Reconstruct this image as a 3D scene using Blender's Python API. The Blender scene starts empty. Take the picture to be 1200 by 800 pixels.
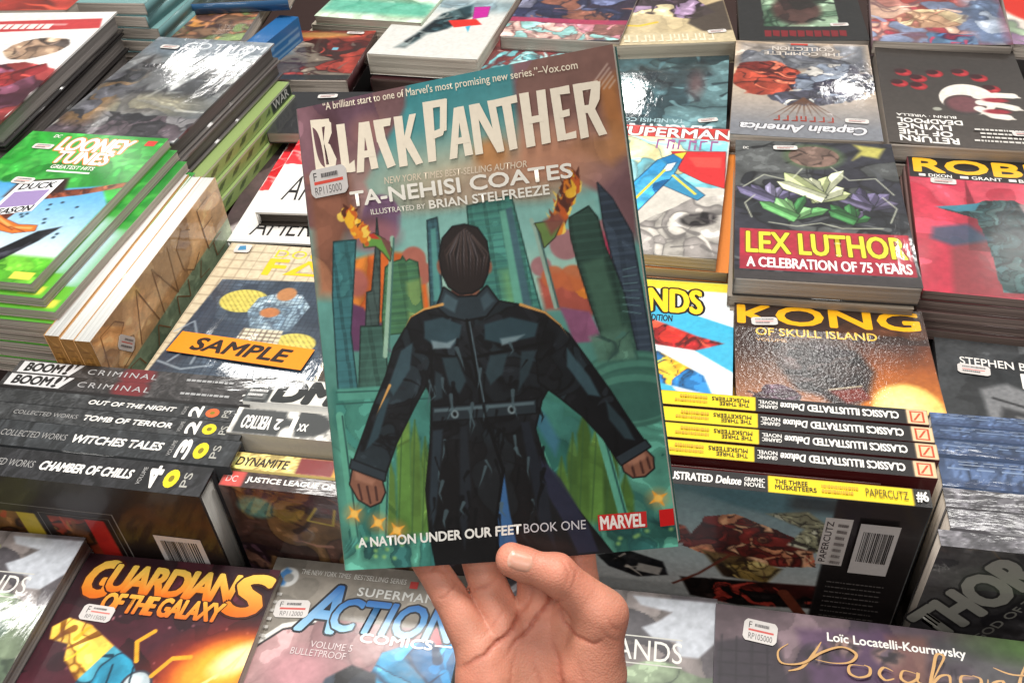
import bpy, math, random
import numpy as np
from mathutils import Matrix, Vector

# ------------------------------------------------------------------ camera, world, lights, exposure
S = bpy.context.scene
COL = S.collection
CAM_Z = 1.45
# columns of CAMM: right, up, back
CAMM = Matrix(((0.98277781, -0.07063715, 0.17075764), (0.17453332, 0.65840843, -0.73214511), (-0.06071163, 0.74933886, 0.65939773)))
cam_d = bpy.data.cameras.new('camera')
cam_d.sensor_width = 36
cam_d.lens = 36 * 1112 / 1200
cam_d.clip_start = 0.02
cam_d.clip_end = 100
cam = bpy.data.objects.new('camera', cam_d)
COL.objects.link(cam)
cam.matrix_world = Matrix.Translation((0, 0, CAM_Z)) @ CAMM.to_4x4()
S.camera = cam

W = bpy.data.worlds.new('World')
S.world = W
W.use_nodes = True
W.node_tree.nodes['Background'].inputs[0].default_value = (1.0, 0.97, 0.94, 1)
W.node_tree.nodes['Background'].inputs[1].default_value = 0.10

LAMP = 0.70
def lamp(x, y, z, sx, sy, power, col=(1.0, 0.975, 0.93)):
    d = bpy.data.lights.new('ceiling_and_glint_light', 'AREA')
    d.shape = 'RECTANGLE'; d.size = sx; d.size_y = sy; d.energy = power; d.color = col
    o = bpy.data.objects.new('ceiling_and_glint_light', d)
    o.location = (x, y, z)
    COL.objects.link(o)
    return o
for (x, y, sx, sy, p) in ((0.52, 3.1, .28, .12, 9), (-1.72, 2.72, .34, .12, 10), (-0.86, 1.64, .30, .12, 14), (-2.35, 1.50, .5, .10, 7),
                          (-0.42, 5.3, .24, .2, 14), (-3.05, 5.25, .7, .10, 13), (-3.1, 4.1, .22, .12, 6), (1.0, 3.75, .14, .06, 3.5), (0.9, 5.35, .22, .07, 5), (1.05, 2.25, .3, .06, 1.8), (-1.2, 2.1, .3, .05, 2), (1.5, 1.5, 1.2, .28, 34), (-1.9, -2.6, 2.0, .9, 52), (-.25, .95, .6, .6, 78),  # the faintest of these are added to put glints on wrapped covers
                          (0.6, -1.0, 1.4, .5, 32), (1.9, 3.9, 1.0, .3, 30), (-0.6, -0.3, 1.4, .4, 16), (-2.8, .2, 1.0, .4, 26)):
    lamp(x, y, 3.0, sx, sy, p * LAMP)
S.view_settings.view_transform = 'Standard'
S.view_settings.look = 'None'
S.view_settings.exposure = 0.0
S.view_settings.gamma = 1

rnd = random.Random(7)

# ------------------------------------------------------------------ helpers
def lin(c, k=0.86):
    c = np.asarray(c, float)
    return np.clip(c / 255.0, 0, 1) ** 2.2 * k

def tag(o, label=None, cat=None, group=None, kind=None):
    if label: o['label'] = label
    if cat: o['category'] = cat
    if group: o['group'] = group
    if kind: o['kind'] = kind
    return o

def empty(name, M, label, cat, group=None):
    o = bpy.data.objects.new(name, None)
    o.empty_display_size = .02
    COL.objects.link(o)
    o.matrix_world = M
    return tag(o, label, cat, group)

class MB:
    """mesh builder with per-vertex print colour and material slots"""
    def __init__(s):
        s.v = []; s.c = []; s.f = []; s.m = []; s.n = 0
    def add(s, verts, faces, col, mat=0):
        verts = np.asarray(verts, float).reshape(-1, 3)
        col = np.asarray(col, float)
        if col.ndim == 1: col = np.tile(col, (len(verts), 1))
        b = s.n
        s.v.append(verts); s.c.append(col); s.n += len(verts)
        faces = np.asarray(faces, int)
        s.f.append(faces + b); s.m.append(np.full(len(faces), mat, int))
    def box(s, a, b, col, mat=0):
        (x0, y0, z0), (x1, y1, z1) = a, b
        v = [(x0, y0, z0), (x1, y0, z0), (x1, y1, z0), (x0, y1, z0), (x0, y0, z1), (x1, y0, z1), (x1, y1, z1), (x0, y1, z1)]
        f = [(0, 3, 2, 1), (4, 5, 6, 7), (0, 1, 5, 4), (1, 2, 6, 5), (2, 3, 7, 6), (3, 0, 4, 7)]
        s.add(v, f, col, mat)
    def build(s, name, mats, parent=None, smooth=False):
        me = bpy.data.meshes.new(name)
        V = np.concatenate(s.v); C = np.concatenate(s.c)
        starts = []; loops = []; mi = []; p = 0
        for f, m in zip(s.f, s.m):
            k = f.shape[1]
            starts.append(p + np.arange(len(f)) * k); loops.append(f.ravel()); mi.append(m); p += f.size
        loops = np.concatenate(loops); starts = np.concatenate(starts); mi = np.concatenate(mi)
        me.vertices.add(len(V)); me.vertices.foreach_set('co', V.astype(np.float32).ravel())
        me.loops.add(len(loops)); me.loops.foreach_set('vertex_index', loops.astype(np.int32))
        me.polygons.add(len(starts)); me.polygons.foreach_set('loop_start', starts.astype(np.int32))
        me.polygons.foreach_set('material_index', mi.astype(np.int32))
        if smooth: me.polygons.foreach_set('use_smooth', np.ones(len(starts), bool))
        me.update(calc_edges=True)
        a = me.color_attributes.new('print', 'FLOAT_COLOR', 'POINT')
        a.data.foreach_set('color', np.c_[C, np.ones(len(C))].astype(np.float32).ravel())
        for m in (mats if isinstance(mats, (list, tuple)) else [mats]): me.materials.append(m)
        o = bpy.data.objects.new(name, me)
        COL.objects.link(o)
        if parent: o.parent = parent
        return o

# ------------------------------------------------------------------ materials
def new_mat(name):
    m = bpy.data.materials.new(name); m.use_nodes = True
    nt = m.node_tree
    return m, nt, nt.nodes, nt.links, nt.nodes['Principled BSDF']

def print_mat(name, rough, coat, coat_rough, bump, scale, coat_bump=0.0, detail=3):
    m, nt, N, L, P = new_mat(name)
    at = N.new('ShaderNodeAttribute'); at.attribute_name = 'print'
    tc = N.new('ShaderNodeTexCoord')
    oi = N.new('ShaderNodeObjectInfo')
    add = N.new('ShaderNodeVectorMath'); add.operation = 'ADD'
    mul = N.new('ShaderNodeMath'); mul.operation = 'MULTIPLY'; mul.inputs[1].default_value = 37.0
    L.new(oi.outputs['Random'], mul.inputs[0])
    L.new(tc.outputs['Object'], add.inputs[0]); L.new(mul.outputs[0], add.inputs[1])
    g = N.new('ShaderNodeTexNoise'); g.inputs['Scale'].default_value = 420; g.inputs['Detail'].default_value = 2
    L.new(add.outputs[0], g.inputs['Vector'])
    rr = N.new('ShaderNodeMapRange'); rr.inputs['To Min'].default_value = .93; rr.inputs['To Max'].default_value = 1.07
    L.new(g.outputs['Fac'], rr.inputs['Value'])
    mx = N.new('ShaderNodeVectorMath'); mx.operation = 'SCALE'
    L.new(at.outputs['Color'], mx.inputs[0]); L.new(rr.outputs[0], mx.inputs['Scale'])
    L.new(mx.outputs[0], P.inputs['Base Color'])
    P.inputs['Roughness'].default_value = rough
    P.inputs['Coat Weight'].default_value = coat
    P.inputs['Coat Roughness'].default_value = coat_rough
    P.inputs['Coat IOR'].default_value = 1.5
    P.inputs['Specular IOR Level'].default_value = .3
    n1 = N.new('ShaderNodeTexNoise'); n1.inputs['Scale'].default_value = scale; n1.inputs['Detail'].default_value = detail
    L.new(add.outputs[0], n1.inputs['Vector'])
    b = N.new('ShaderNodeBump'); b.inputs['Strength'].default_value = bump; b.inputs['Distance'].default_value = .004
    L.new(n1.outputs['Fac'], b.inputs['Height'])
    L.new(b.outputs[0], P.inputs['Normal'])
    if coat_bump > 0:
        mp = N.new('ShaderNodeMapping'); mp.inputs['Scale'].default_value = (1, .3, 1); mp.inputs['Rotation'].default_value = (0, 0, .6)
        L.new(add.outputs[0], mp.inputs['Vector'])
        n2 = N.new('ShaderNodeTexNoise'); n2.inputs['Scale'].default_value = 26; n2.inputs['Detail'].default_value = 5; n2.inputs['Distortion'].default_value = .5
        L.new(mp.outputs[0], n2.inputs['Vector'])
        vo = N.new('ShaderNodeTexVoronoi'); vo.inputs['Scale'].default_value = 140
        L.new(add.outputs[0], vo.inputs['Vector'])
        ma = N.new('ShaderNodeMath'); ma.operation = 'MULTIPLY_ADD'; ma.inputs[1].default_value = .02
        L.new(vo.outputs['Distance'], ma.inputs[0]); L.new(n2.outputs['Fac'], ma.inputs[2])
        b2 = N.new('ShaderNodeBump'); b2.inputs['Strength'].default_value = coat_bump; b2.inputs['Distance'].default_value = .010
        L.new(ma.outputs[0], b2.inputs['Height'])
        L.new(b2.outputs[0], P.inputs['Coat Normal'])
    else:
        L.new(b.outputs[0], P.inputs['Coat Normal'])
    return m

M_PRINT = print_mat('coated_cover_stock', .45, .30, .14, .10, 22)
M_WRAP = print_mat('film_wrapped_cover', .45, .85, .06, .06, 30, coat_bump=.075)
M_LAMINATE = print_mat('textured_laminate', .45, .75, .10, .07, 330)
M_MATTE = print_mat('matte_print', .6, .05, .3, .08, 40)
M_HELD = print_mat('glossy_held_cover', .5, .14, .25, .05, 14)

def paper_mat():
    m, nt, N, L, P = new_mat('page_edges')
    at = N.new('ShaderNodeAttribute'); at.attribute_name = 'print'
    tc = N.new('ShaderNodeTexCoord')
    oi = N.new('ShaderNodeObjectInfo')
    mp = N.new('ShaderNodeMapping'); mp.inputs['Scale'].default_value = (9, 9, 1500)
    ad = N.new('ShaderNodeVectorMath'); ad.operation = 'ADD'
    L.new(tc.outputs['Object'], ad.inputs[0]); L.new(oi.outputs['Random'], ad.inputs[1])
    L.new(ad.outputs[0], mp.inputs['Vector'])
    n = N.new('ShaderNodeTexNoise'); n.inputs['Scale'].default_value = 1; n.inputs['Detail'].default_value = 2
    L.new(mp.outputs[0], n.inputs['Vector'])
    rr = N.new('ShaderNodeMapRange'); rr.inputs['From Min'].default_value = .3; rr.inputs['From Max'].default_value = .7
    rr.inputs['To Min'].default_value = .84; rr.inputs['To Max'].default_value = 1.05
    L.new(n.outputs['Fac'], rr.inputs['Value'])
    mx = N.new('ShaderNodeVectorMath'); mx.operation = 'SCALE'
    L.new(at.outputs['Color'], mx.inputs[0]); L.new(rr.outputs[0], mx.inputs['Scale'])
    L.new(mx.outputs[0], P.inputs['Base Color'])
    P.inputs['Roughness'].default_value = .8
    b = N.new('ShaderNodeBump'); b.inputs['Strength'].default_value = .5; b.inputs['Distance'].default_value = .001
    L.new(n.outputs['Fac'], b.inputs['Height']); L.new(b.outputs[0], P.inputs['Normal'])
    return m
M_PAGE = paper_mat()

# ------------------------------------------------------------------ painting of printed art (numpy, per-vertex colours)
class Art:
    def __init__(s, w, h, bg=(128, 128, 128)):
        s.w, s.h = w, h
        s.U, s.V = np.meshgrid(np.linspace(0, 1, w), np.linspace(0, 1, h))
        s.a = np.empty((h, w, 3)); s.a[:] = bg
        s.px = 1.0 / h
        s.asp = w / h
        s.dv = 0.0                                  # shifts what is drawn next up the cover
    def mixin(s, m, col):
        m = np.clip(m, 0, 1)[..., None]
        s.a[:] = s.a * (1 - m) + np.asarray(col, float) * m
    def grad(s, c0, c1, v0=0, v1=1, box=None, horiz=False, alpha=1):
        t = np.clip(((s.U if horiz else s.V) - v0) / (v1 - v0), 0, 1)[..., None]
        c = np.asarray(c0, float) * (1 - t) + np.asarray(c1, float) * t
        m = np.full((s.h, s.w), float(alpha))
        if box: m = m * s.rectmask(*box)
        s.a[:] = s.a * (1 - m[..., None]) + c * m[..., None]
    def rectmask(s, u0, v0, u1, v1, soft=None):
        e = soft or s.px
        f = lambda x: np.clip(x / e + .5, 0, 1)
        return f((s.U - u0) * s.asp) * f((u1 - s.U) * s.asp) * f(s.V - v0) * f(v1 - s.V)
    def rect(s, u0, v0, u1, v1, col, a=1, soft=None): s.mixin(s.rectmask(u0, v0, u1, v1, soft) * a, col)
    def polymask(s, pts, soft=None):
        e = soft or s.px
        p = (np.asarray(pts, float) + [0, s.dv]) * [s.asp, 1]
        x, y = s.U * s.asp, s.V
        ins = np.zeros(x.shape, bool); d = np.full(x.shape, 1e9)
        for i in range(len(p)):
            (x0, y0), (x1, y1) = p[i], p[(i + 1) % len(p)]
            dx, dy = x1 - x0, y1 - y0
            t = np.clip(((x - x0) * dx + (y - y0) * dy) / (dx * dx + dy * dy + 1e-12), 0, 1)
            d = np.minimum(d, (x - x0 - t * dx) ** 2 + (y - y0 - t * dy) ** 2)
            c = (y0 > y) != (y1 > y)
            with np.errstate(divide='ignore', invalid='ignore'):
                ins ^= c & (x < (x1 - x0) * (y - y0) / (y1 - y0 + 1e-15) + x0)
        d = np.sqrt(d)
        return np.clip(np.where(ins, d, -d) / e + .5, 0, 1)
    def poly(s, pts, col, a=1, soft=None, ink=None, iw=.006):
        if ink is not None: s.line(list(pts) + [pts[0]], iw, ink)
        s.mixin(s.polymask(pts, soft) * a, col)
    def ellmask(s, cx, cy, rx, ry, rot=0, soft=None):
        e = soft or s.px
        x = (s.U - cx) * s.asp; y = s.V - cy - s.dv
        c, n = math.cos(rot), math.sin(rot)
        X, Y = x * c + y * n, -x * n + y * c
        r = np.sqrt((X / (rx * s.asp)) ** 2 + (Y / ry) ** 2)
        return np.clip((1 - r) * min(rx * s.asp, ry) / e + .5, 0, 1)
    def ell(s, cx, cy, rx, ry, col, a=1, rot=0, soft=None): s.mixin(s.ellmask(cx, cy, rx, ry, rot, soft) * a, col)
    def line(s, pts, width, col, a=1, taper=False):
        p = (np.asarray(pts, float) + [0, s.dv]) * [s.asp, 1]
        lo = p.min(0) - width; hi = p.max(0) + width
        i0 = int(np.clip(lo[0] / s.asp * (s.w - 1) - 1, 0, s.w - 1)); i1 = int(np.clip(hi[0] / s.asp * (s.w - 1) + 3, 1, s.w))
        j0 = int(np.clip(lo[1] * (s.h - 1) - 1, 0, s.h - 1)); j1 = int(np.clip(hi[1] * (s.h - 1) + 3, 1, s.h))
        if i1 <= i0 or j1 <= j0: return
        sl = (slice(j0, j1), slice(i0, i1))
        x, y = s.U[sl] * s.asp, s.V[sl]
        best = np.zeros(x.shape)
        n = len(p) - 1
        for i in range(n):
            (x0, y0), (x1, y1) = p[i], p[i + 1]
            dx, dy = x1 - x0, y1 - y0
            t = np.clip(((x - x0) * dx + (y - y0) * dy) / (dx * dx + dy * dy + 1e-12), 0, 1)
            d = np.hypot(x - x0 - t * dx, y - y0 - t * dy)
            w = width * (1 - (i + t) / n) if taper else width
            best = np.maximum(best, np.clip((w * .5 - d) / s.px + .5, 0, 1) * np.minimum(1, w / s.px))
        m = np.clip(best * a, 0, 1)[..., None]
        s.a[sl] = s.a[sl] * (1 - m) + np.asarray(col, float) * m
    def noise(s, scale, seed, octaves=3, stretch=(1, 1)):
        r = np.random.RandomState(seed)
        out = np.zeros((s.h, s.w)); amp = 1; tot = 0
        for o in range(octaves):
            nx = max(2, int(scale * s.asp * stretch[0]) + 2); ny = max(2, int(scale * stretch[1]) + 2)
            g = r.rand(ny + 1, nx + 1)
            X = s.U * (nx - 1); Y = s.V * (ny - 1)
            i = X.astype(int); j = Y.astype(int); fx = X - i; fy = Y - j
            fx = fx * fx * (3 - 2 * fx); fy = fy * fy * (3 - 2 * fy)
            out += amp * ((g[j, i] * (1 - fx) + g[j, i + 1] * fx) * (1 - fy) + (g[j + 1, i] * (1 - fx) + g[j + 1, i + 1] * fx) * fy)
            tot += amp; amp *= .5; scale *= 2.1
        return out / tot
    def camo(s, pal, scale, seed, mask=None, ink=None, octaves=3, stretch=(1, 1), soft=.012, a=1, strokes=1.0):
        """colour shapes with wandering outlines, form shading and brush strokes, as in drawn and painted covers"""
        dv0, s.dv = s.dv, 0.0
        s._camo(pal, scale, seed, mask, ink, octaves, stretch, a, strokes)
        s.dv = dv0
    def _camo(s, pal, scale, seed, mask, ink, octaves, stretch, a, strokes):
        if mask is None: m = np.full((s.h, s.w), float(a))
        else:
            soft_edge = ((mask > .02) & (mask < .98)).mean() > .02
            if soft_edge and ink is not None:      # broken, drawn edge instead of an airbrushed one
                m = np.clip((mask - .5 + (s.noise(scale * 2.2, seed + 21, 2) - .5) * .9) * 9 + .5, 0, 1) * a
            else: m = mask * a
        jj, ii = np.nonzero(m > .004)
        if not len(jj): return
        j0, j1, i0, i1 = jj.min(), jj.max() + 1, ii.min(), ii.max() + 1
        sl = (slice(j0, j1), slice(i0, i1))
        r = np.random.RandomState(seed * 7 + 1)
        pal = np.asarray(pal, float)
        wx = (s.noise(scale * .9, seed + 1, 2)[sl] - .5) * 2.6 / scale; wy = (s.noise(scale * .9, seed + 2, 2)[sl] - .5) * 2.6 / scale
        fx = (s.noise(scale * 4, seed + 3, 2)[sl] - .5) * .25 / scale
        X = s.U[sl] * s.asp + wx + fx; Y = s.V[sl] + wy - fx
        sx, sy = stretch
        ex, ey = (i1 - i0) / s.w * s.asp, (j1 - j0) / s.h
        n = int(np.clip(1.1 * (scale * ex * sx + 1) * (scale * ey * sy + 1), 5, 130))
        px = s.U[0, i0] * s.asp + r.rand(n) * ex; py = s.V[j0, 0] + r.rand(n) * ey
        d1 = np.full(X.shape, 9.0); d2 = d1.copy(); idx = np.zeros(X.shape, int)
        for q in range(n):
            d = np.hypot((X - px[q]) * sx, (Y - py[q]) * sy)
            c = d < d1
            d2 = np.where(c, d1, np.minimum(d2, d)); idx = np.where(c, q, idx); d1 = np.where(c, d, d1)
        col = pal[r.randint(0, len(pal), n)] * r.uniform(.9, 1.1, (n, 1))
        an = r.rand(n) * 6.28
        rnd_ = 1 - d1 / (d2 + 1e-6)
        lx = ((X - px[idx]) * np.cos(an[idx]) + (Y - py[idx]) * np.sin(an[idx])) * scale
        sh = np.clip(lx * .8 + (rnd_ - .45) * 1.5 + (s.noise(scale * 3.5, seed + 5, 3)[sl] - .5) * 2.2, -1, 1)
        sh = .5 * sh + .5 * np.round(sh * 2) / 2
        amp = .20 * min(1.0, .25 + np.abs(pal - pal.mean(0)).mean() / 22)
        c = col[idx] * (1 + amp * sh[..., None])
        hi = (sh > .72) * .35 * min(1.0, amp / .15)
        c = c * (1 - hi[..., None]) + np.clip(c * 1.35 + 14, 0, 255) * hi[..., None]
        if ink is not None:
            g = d2 - d1
            w = (.045 + .07 * s.noise(scale * 1.5, seed + 8, 1)[sl]) / scale
            e = np.clip(1 - g / w, 0, 1)
            c = c * (1 - .85 * e[..., None]) + np.asarray(ink, float) * .85 * e[..., None]
        mm = m[sl][..., None]
        s.a[sl] = s.a[sl] * (1 - mm) + c * mm
        k = int(strokes * min(110, n * 1.6))
        if k and ink is not None:
            keep = s.a.copy()
            for q in range(k):
                u = (s.U[0, i0] + r.rand() * ex / s.asp); v = s.V[j0, 0] + r.rand() * ey; t0 = r.rand() * 6.28; L = r.uniform(.3, 1.0) / scale
                p = [(u, v)]
                for _ in range(3):
                    t0 += r.uniform(-.5, .5); p.append((p[-1][0] + math.cos(t0) * L / 3 / s.asp, p[-1][1] + math.sin(t0) * L / 3))
                s.line(p, r.uniform(.05, .16) / scale, (np.asarray(ink, float) if r.rand() < .55 else np.clip(pal[r.randint(len(pal))] * 1.3, 0, 255)), .8, taper=True)
            s.a[:] = keep * (1 - m[..., None]) + s.a * m[..., None]
    def grain(s, amp, seed=3, scale=60):
        s.a *= 1 + amp * (s.noise(scale, seed, 2)[..., None] - .5) * 2
    def hatch(s, mask, col, freq, ang, a=.5, thr=.5):
        t = (s.U * s.asp * math.cos(ang) + s.V * math.sin(ang)) * freq
        s.mixin(mask * a * ((t % 1) < thr), col)

# text as triangle meshes from the built-in font
_tc = {}
def text_tris(body, off=0.0, shear=0.0, space=1.0):
    key = (body, round(off, 4), shear, space)
    if key in _tc: return _tc[key]
    cu = bpy.data.curves.new('lettering', 'FONT')
    cu.body = body; cu.offset = off; cu.shear = shear; cu.size = 1; cu.resolution_u = 3; cu.space_character = space
    o = bpy.data.objects.new('lettering', cu)
    COL.objects.link(o)
    dg = bpy.context.evaluated_depsgraph_get()
    me = o.evaluated_get(dg).to_mesh()
    me.calc_loop_triangles()
    v = np.empty(len(me.vertices) * 3, np.float32); me.vertices.foreach_get('co', v)
    t = np.empty(len(me.loop_triangles) * 3, np.int32); me.loop_triangles.foreach_get('vertices', t)
    v = v.reshape(-1, 3)[:, :2].astype(float); t = t.reshape(-1, 3)
    o.evaluated_get(dg).to_mesh_clear()
    bpy.data.objects.remove(o); bpy.data.curves.remove(cu)
    if len(v):
        lo, hi = v.min(0), v.max(0)
        v = (v - lo) / (hi - lo + 1e-9)
    _tc[key] = (v, t)
    return v, t

def T(body, u0, v0, u1, v1, col, off=.012, shear=0, grad=None, ol=None, olw=.04, quad=None, space=1.0, sh=None):
    """one line of lettering fitted into a box (or a quad bl,br,tr,tl) of the printed surface"""
    return dict(body=body, q=quad or [(u0, v0), (u1, v0), (u1, v1), (u0, v1)], col=col, off=off, shear=shear, grad=grad, ol=ol, olw=olw, space=space, sh=sh)
def Q(pts, col):
    """a crisp printed polygon (convex)"""
    return dict(poly=pts, col=col)
def B(u0, v0, u1, v1, col): return Q([(u0, v0), (u1, v0), (u1, v1), (u0, v1)], col)
def barcode(u0, v0, u1, v1, seed, vert=False, bg=(225, 220, 216)):
    r = random.Random(seed)
    out = [B(u0, v0, u1, v1, bg)]
    a, b = (v0, v1) if vert else (u0, u1)
    p = a + (b - a) * .12
    while p < b - (b - a) * .12:
        w = (b - a) * r.choice((.012, .02, .03)); g = (b - a) * r.choice((.012, .018, .028))
        if vert: out.append(B(u0 + (u1 - u0) * .38, p, u0 + (u1 - u0) * .9, p + w, (30, 28, 28)))
        else: out.append(B(p, v0 + (v1 - v0) * .25, p + w, v0 + (v1 - v0) * .85, (30, 28, 28)))
        p += w + g
    return out
def fine(u0, v0, u1, v1, n, col, seed=1, h=.4):
    """painted film highlights, and lines of print too small to read in the photograph"""
    r = random.Random(seed); out = []
    for i in range(n):
        v = v1 - (i + .5) * (v1 - v0) / n; hh = (v1 - v0) / n * h
        u = u0
        end = u1 - (u1 - u0) * r.random() * .25
        while u < end:
            w = (u1 - u0) * r.uniform(.02, .09)
            out.append(B(u, v - hh / 2, min(u + w, u1), v + hh / 2, col)); u += w + (u1 - u0) * .018
    return out

LIFT = 0.00003
def surf(mb, O, U, V, art=None, items=(), zf=None, mat=0, base=None, skirt=0, k=.86, z0=.00005):
    """a printed sheet: fine colour grid plus crisp lettering a hair above it"""
    k_ = k
    O, U, V = (np.asarray(q, float) for q in (O, U, V))
    N = np.cross(U, V); N /= np.linalg.norm(N)
    def P(uv, h):
        uv = np.asarray(uv, float)
        z = h + (zf(uv[:, 0], uv[:, 1]) if zf else 0)
        return O + uv[:, :1] * U + uv[:, 1:2] * V + np.outer(z if np.ndim(z) else np.full(len(uv), z), N)
    if art is None:
        g = 13 if zf else 2
        art = Art(g, g, base)
    uu = np.stack([art.U.ravel(), art.V.ravel()], 1)
    h, w = art.h, art.w
    j, i = np.meshgrid(np.arange(h - 1), np.arange(w - 1), indexing='ij')
    a = (j * w + i).ravel()
    mb.add(P(uu, z0), np.stack([a, a + 1, a + w + 1, a + w], 1), lin(art.a.reshape(-1, 3), k), mat)
    if skirt:
        n = 16
        t = np.linspace(0, 1, n, endpoint=False)
        ring = np.concatenate([np.c_[t, 0 * t], np.c_[1 + 0 * t, t], np.c_[1 - t, 1 + 0 * t], np.c_[0 * t, 1 - t]])
        m = len(ring)
        A = P(ring, z0); Bm = P(ring, -skirt)
        iu = np.clip((ring[:, 0] * (w - 1)).astype(int), 0, w - 1); iv = np.clip((ring[:, 1] * (h - 1)).astype(int), 0, h - 1)
        cc = lin(art.a[iv, iu], k) * .6 + .4 * lin((205, 200, 192), k) if skirt < .001 else lin(art.a[iv, iu], k)
        q = np.arange(m)
        mb.add(np.concatenate([A, Bm]), np.stack([q, q + m, (q + 1) % m + m, (q + 1) % m], 1), np.concatenate([cc, cc]), mat)
    lay = 1
    for it in items:
        if 'poly' in it:
            p = np.asarray(it['poly'], float); nn = len(p)
            f = [[0, q, q + 1] for q in range(1, nn - 1)]
            mb.add(P(p, z0 + lay * LIFT), f, lin(it['col'], k), mat); lay += 1
            continue
        q = np.asarray(it['q'], float)
        e0 = q[1] - q[0]; e1 = q[3] - q[0]
        Lx = np.linalg.norm(e0[0] * U + e0[1] * V); Ly = np.linalg.norm(e1[0] * U + e1[1] * V)
        def put(rad, col, grad, d=(0, 0), fam=.0):
            """one pass of lettering; weight is built up from slightly displaced copies"""
            nonlocal lay
            v, t = text_tris(it['body'], fam, it['shear'], it['space'])
            if not len(v): return
            ring = [(0, 0)]
            if rad > .004:
                m = 8 if rad < .05 else 14
                ring += [(math.cos(6.2832 * k / m), math.sin(6.2832 * k / m)) for k in range(m)]
            for cx, cy in ring:
                x = v[:, :1] + cx * rad * Ly / max(Lx, 1e-9); y = v[:, 1:] + cy * rad
                uv = (q[0] * (1 - x) + q[1] * x) * (1 - y) + (q[3] * (1 - x) + q[2] * x) * y + np.asarray(d)
                c = lin(np.asarray(col, float) * (1 - np.clip(y, 0, 1)) + np.asarray(grad, float) * np.clip(y, 0, 1), k_) if grad is not None else lin(col, k_)
                mb.add(P(uv, z0 + lay * LIFT), t, c, mat)
                lay += .12
            lay += .5
        off = it['off']; rad = max(0, off) * 1.15
        fam = min(off, 0)
        if it['sh']: put(rad, it['sh'][2], None, it['sh'][:2])
        if it['ol'] is not None: put(rad + it['olw'] * 1.2, it['ol'], None)
        put(rad, it['col'], it['grad'], fam=fam)

# ------------------------------------------------------------------ book builder
def place(x, y, z, ang=0.0): return Matrix.Translation((x, y, z)) @ Matrix.Rotation(math.radians(ang), 4, 'Z')

STICK = (206, 200, 196)
def sticker(parent, x, y, z, w, h, ang=0, items=None, name='price_sticker', bg=STICK, sz=1):
    mb = MB()
    pts = [(-.5, -.32), (-.46, -.42), (-.40, -.5), (.40, -.5), (.46, -.42), (.5, -.32), (.5, .32), (.46, .42), (.40, .5), (-.40, .5), (-.46, .42), (-.5, .32)]
    p = np.array(pts) * [w, h]
    n = len(p)
    top = np.c_[p, np.full(n, .00022)]; bot = np.c_[p, np.zeros(n)]
    mb.add(np.concatenate([top, bot, [[0, 0, .00022]]]), [[2 * n, q, (q + 1) % n] for q in range(n)], lin(bg))
    mb.add(np.concatenate([top, bot]), [[q, q + n, (q + 1) % n + n, (q + 1) % n] for q in range(n)], lin(bg))
    if items is None:
        items = [Q([(.1, .42), (.88, .42), (.88, .5), (.1, .5)], (205, 90, 80))] + fine(.1, .62, .9, .85, 1, (110, 105, 105), 3, .6) + fine(.1, .12, .8, .34, 1, (120, 115, 115), 5, .6)
    surf(mb, (-w * .44, -h * .46, .00022), (w * .88, 0, 0), (0, h * .92, 0), Art(3, 3, bg), items, z0=.00002)
    o = mb.build(name, M_MATTE, parent)
    o.matrix_parent_inverse = Matrix.Identity(4)
    o.matrix_local = Matrix.Translation((x, y, z)) @ Matrix.Rotation(math.radians(ang + 5 * math.sin(900 * x + 470 * y)), 4, 'Z')
    return o

def curl_fn(seed, amt):
    r = random.Random(seed)
    a, b, c = r.uniform(.2, 1) * amt, r.uniform(.1, .8) * amt, r.uniform(.1, .8) * amt
    ph = r.uniform(0, 6)
    return lambda u, v: a * np.clip(u - .55, 0, 1) ** 2 * 4 + b * np.clip(u + v - 1.5, 0, 1) ** 2 * 4 + c * np.clip(u - v - .5, 0, 1) ** 2 * 4 + .15 * amt * np.sin(5 * v + ph) * u

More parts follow.
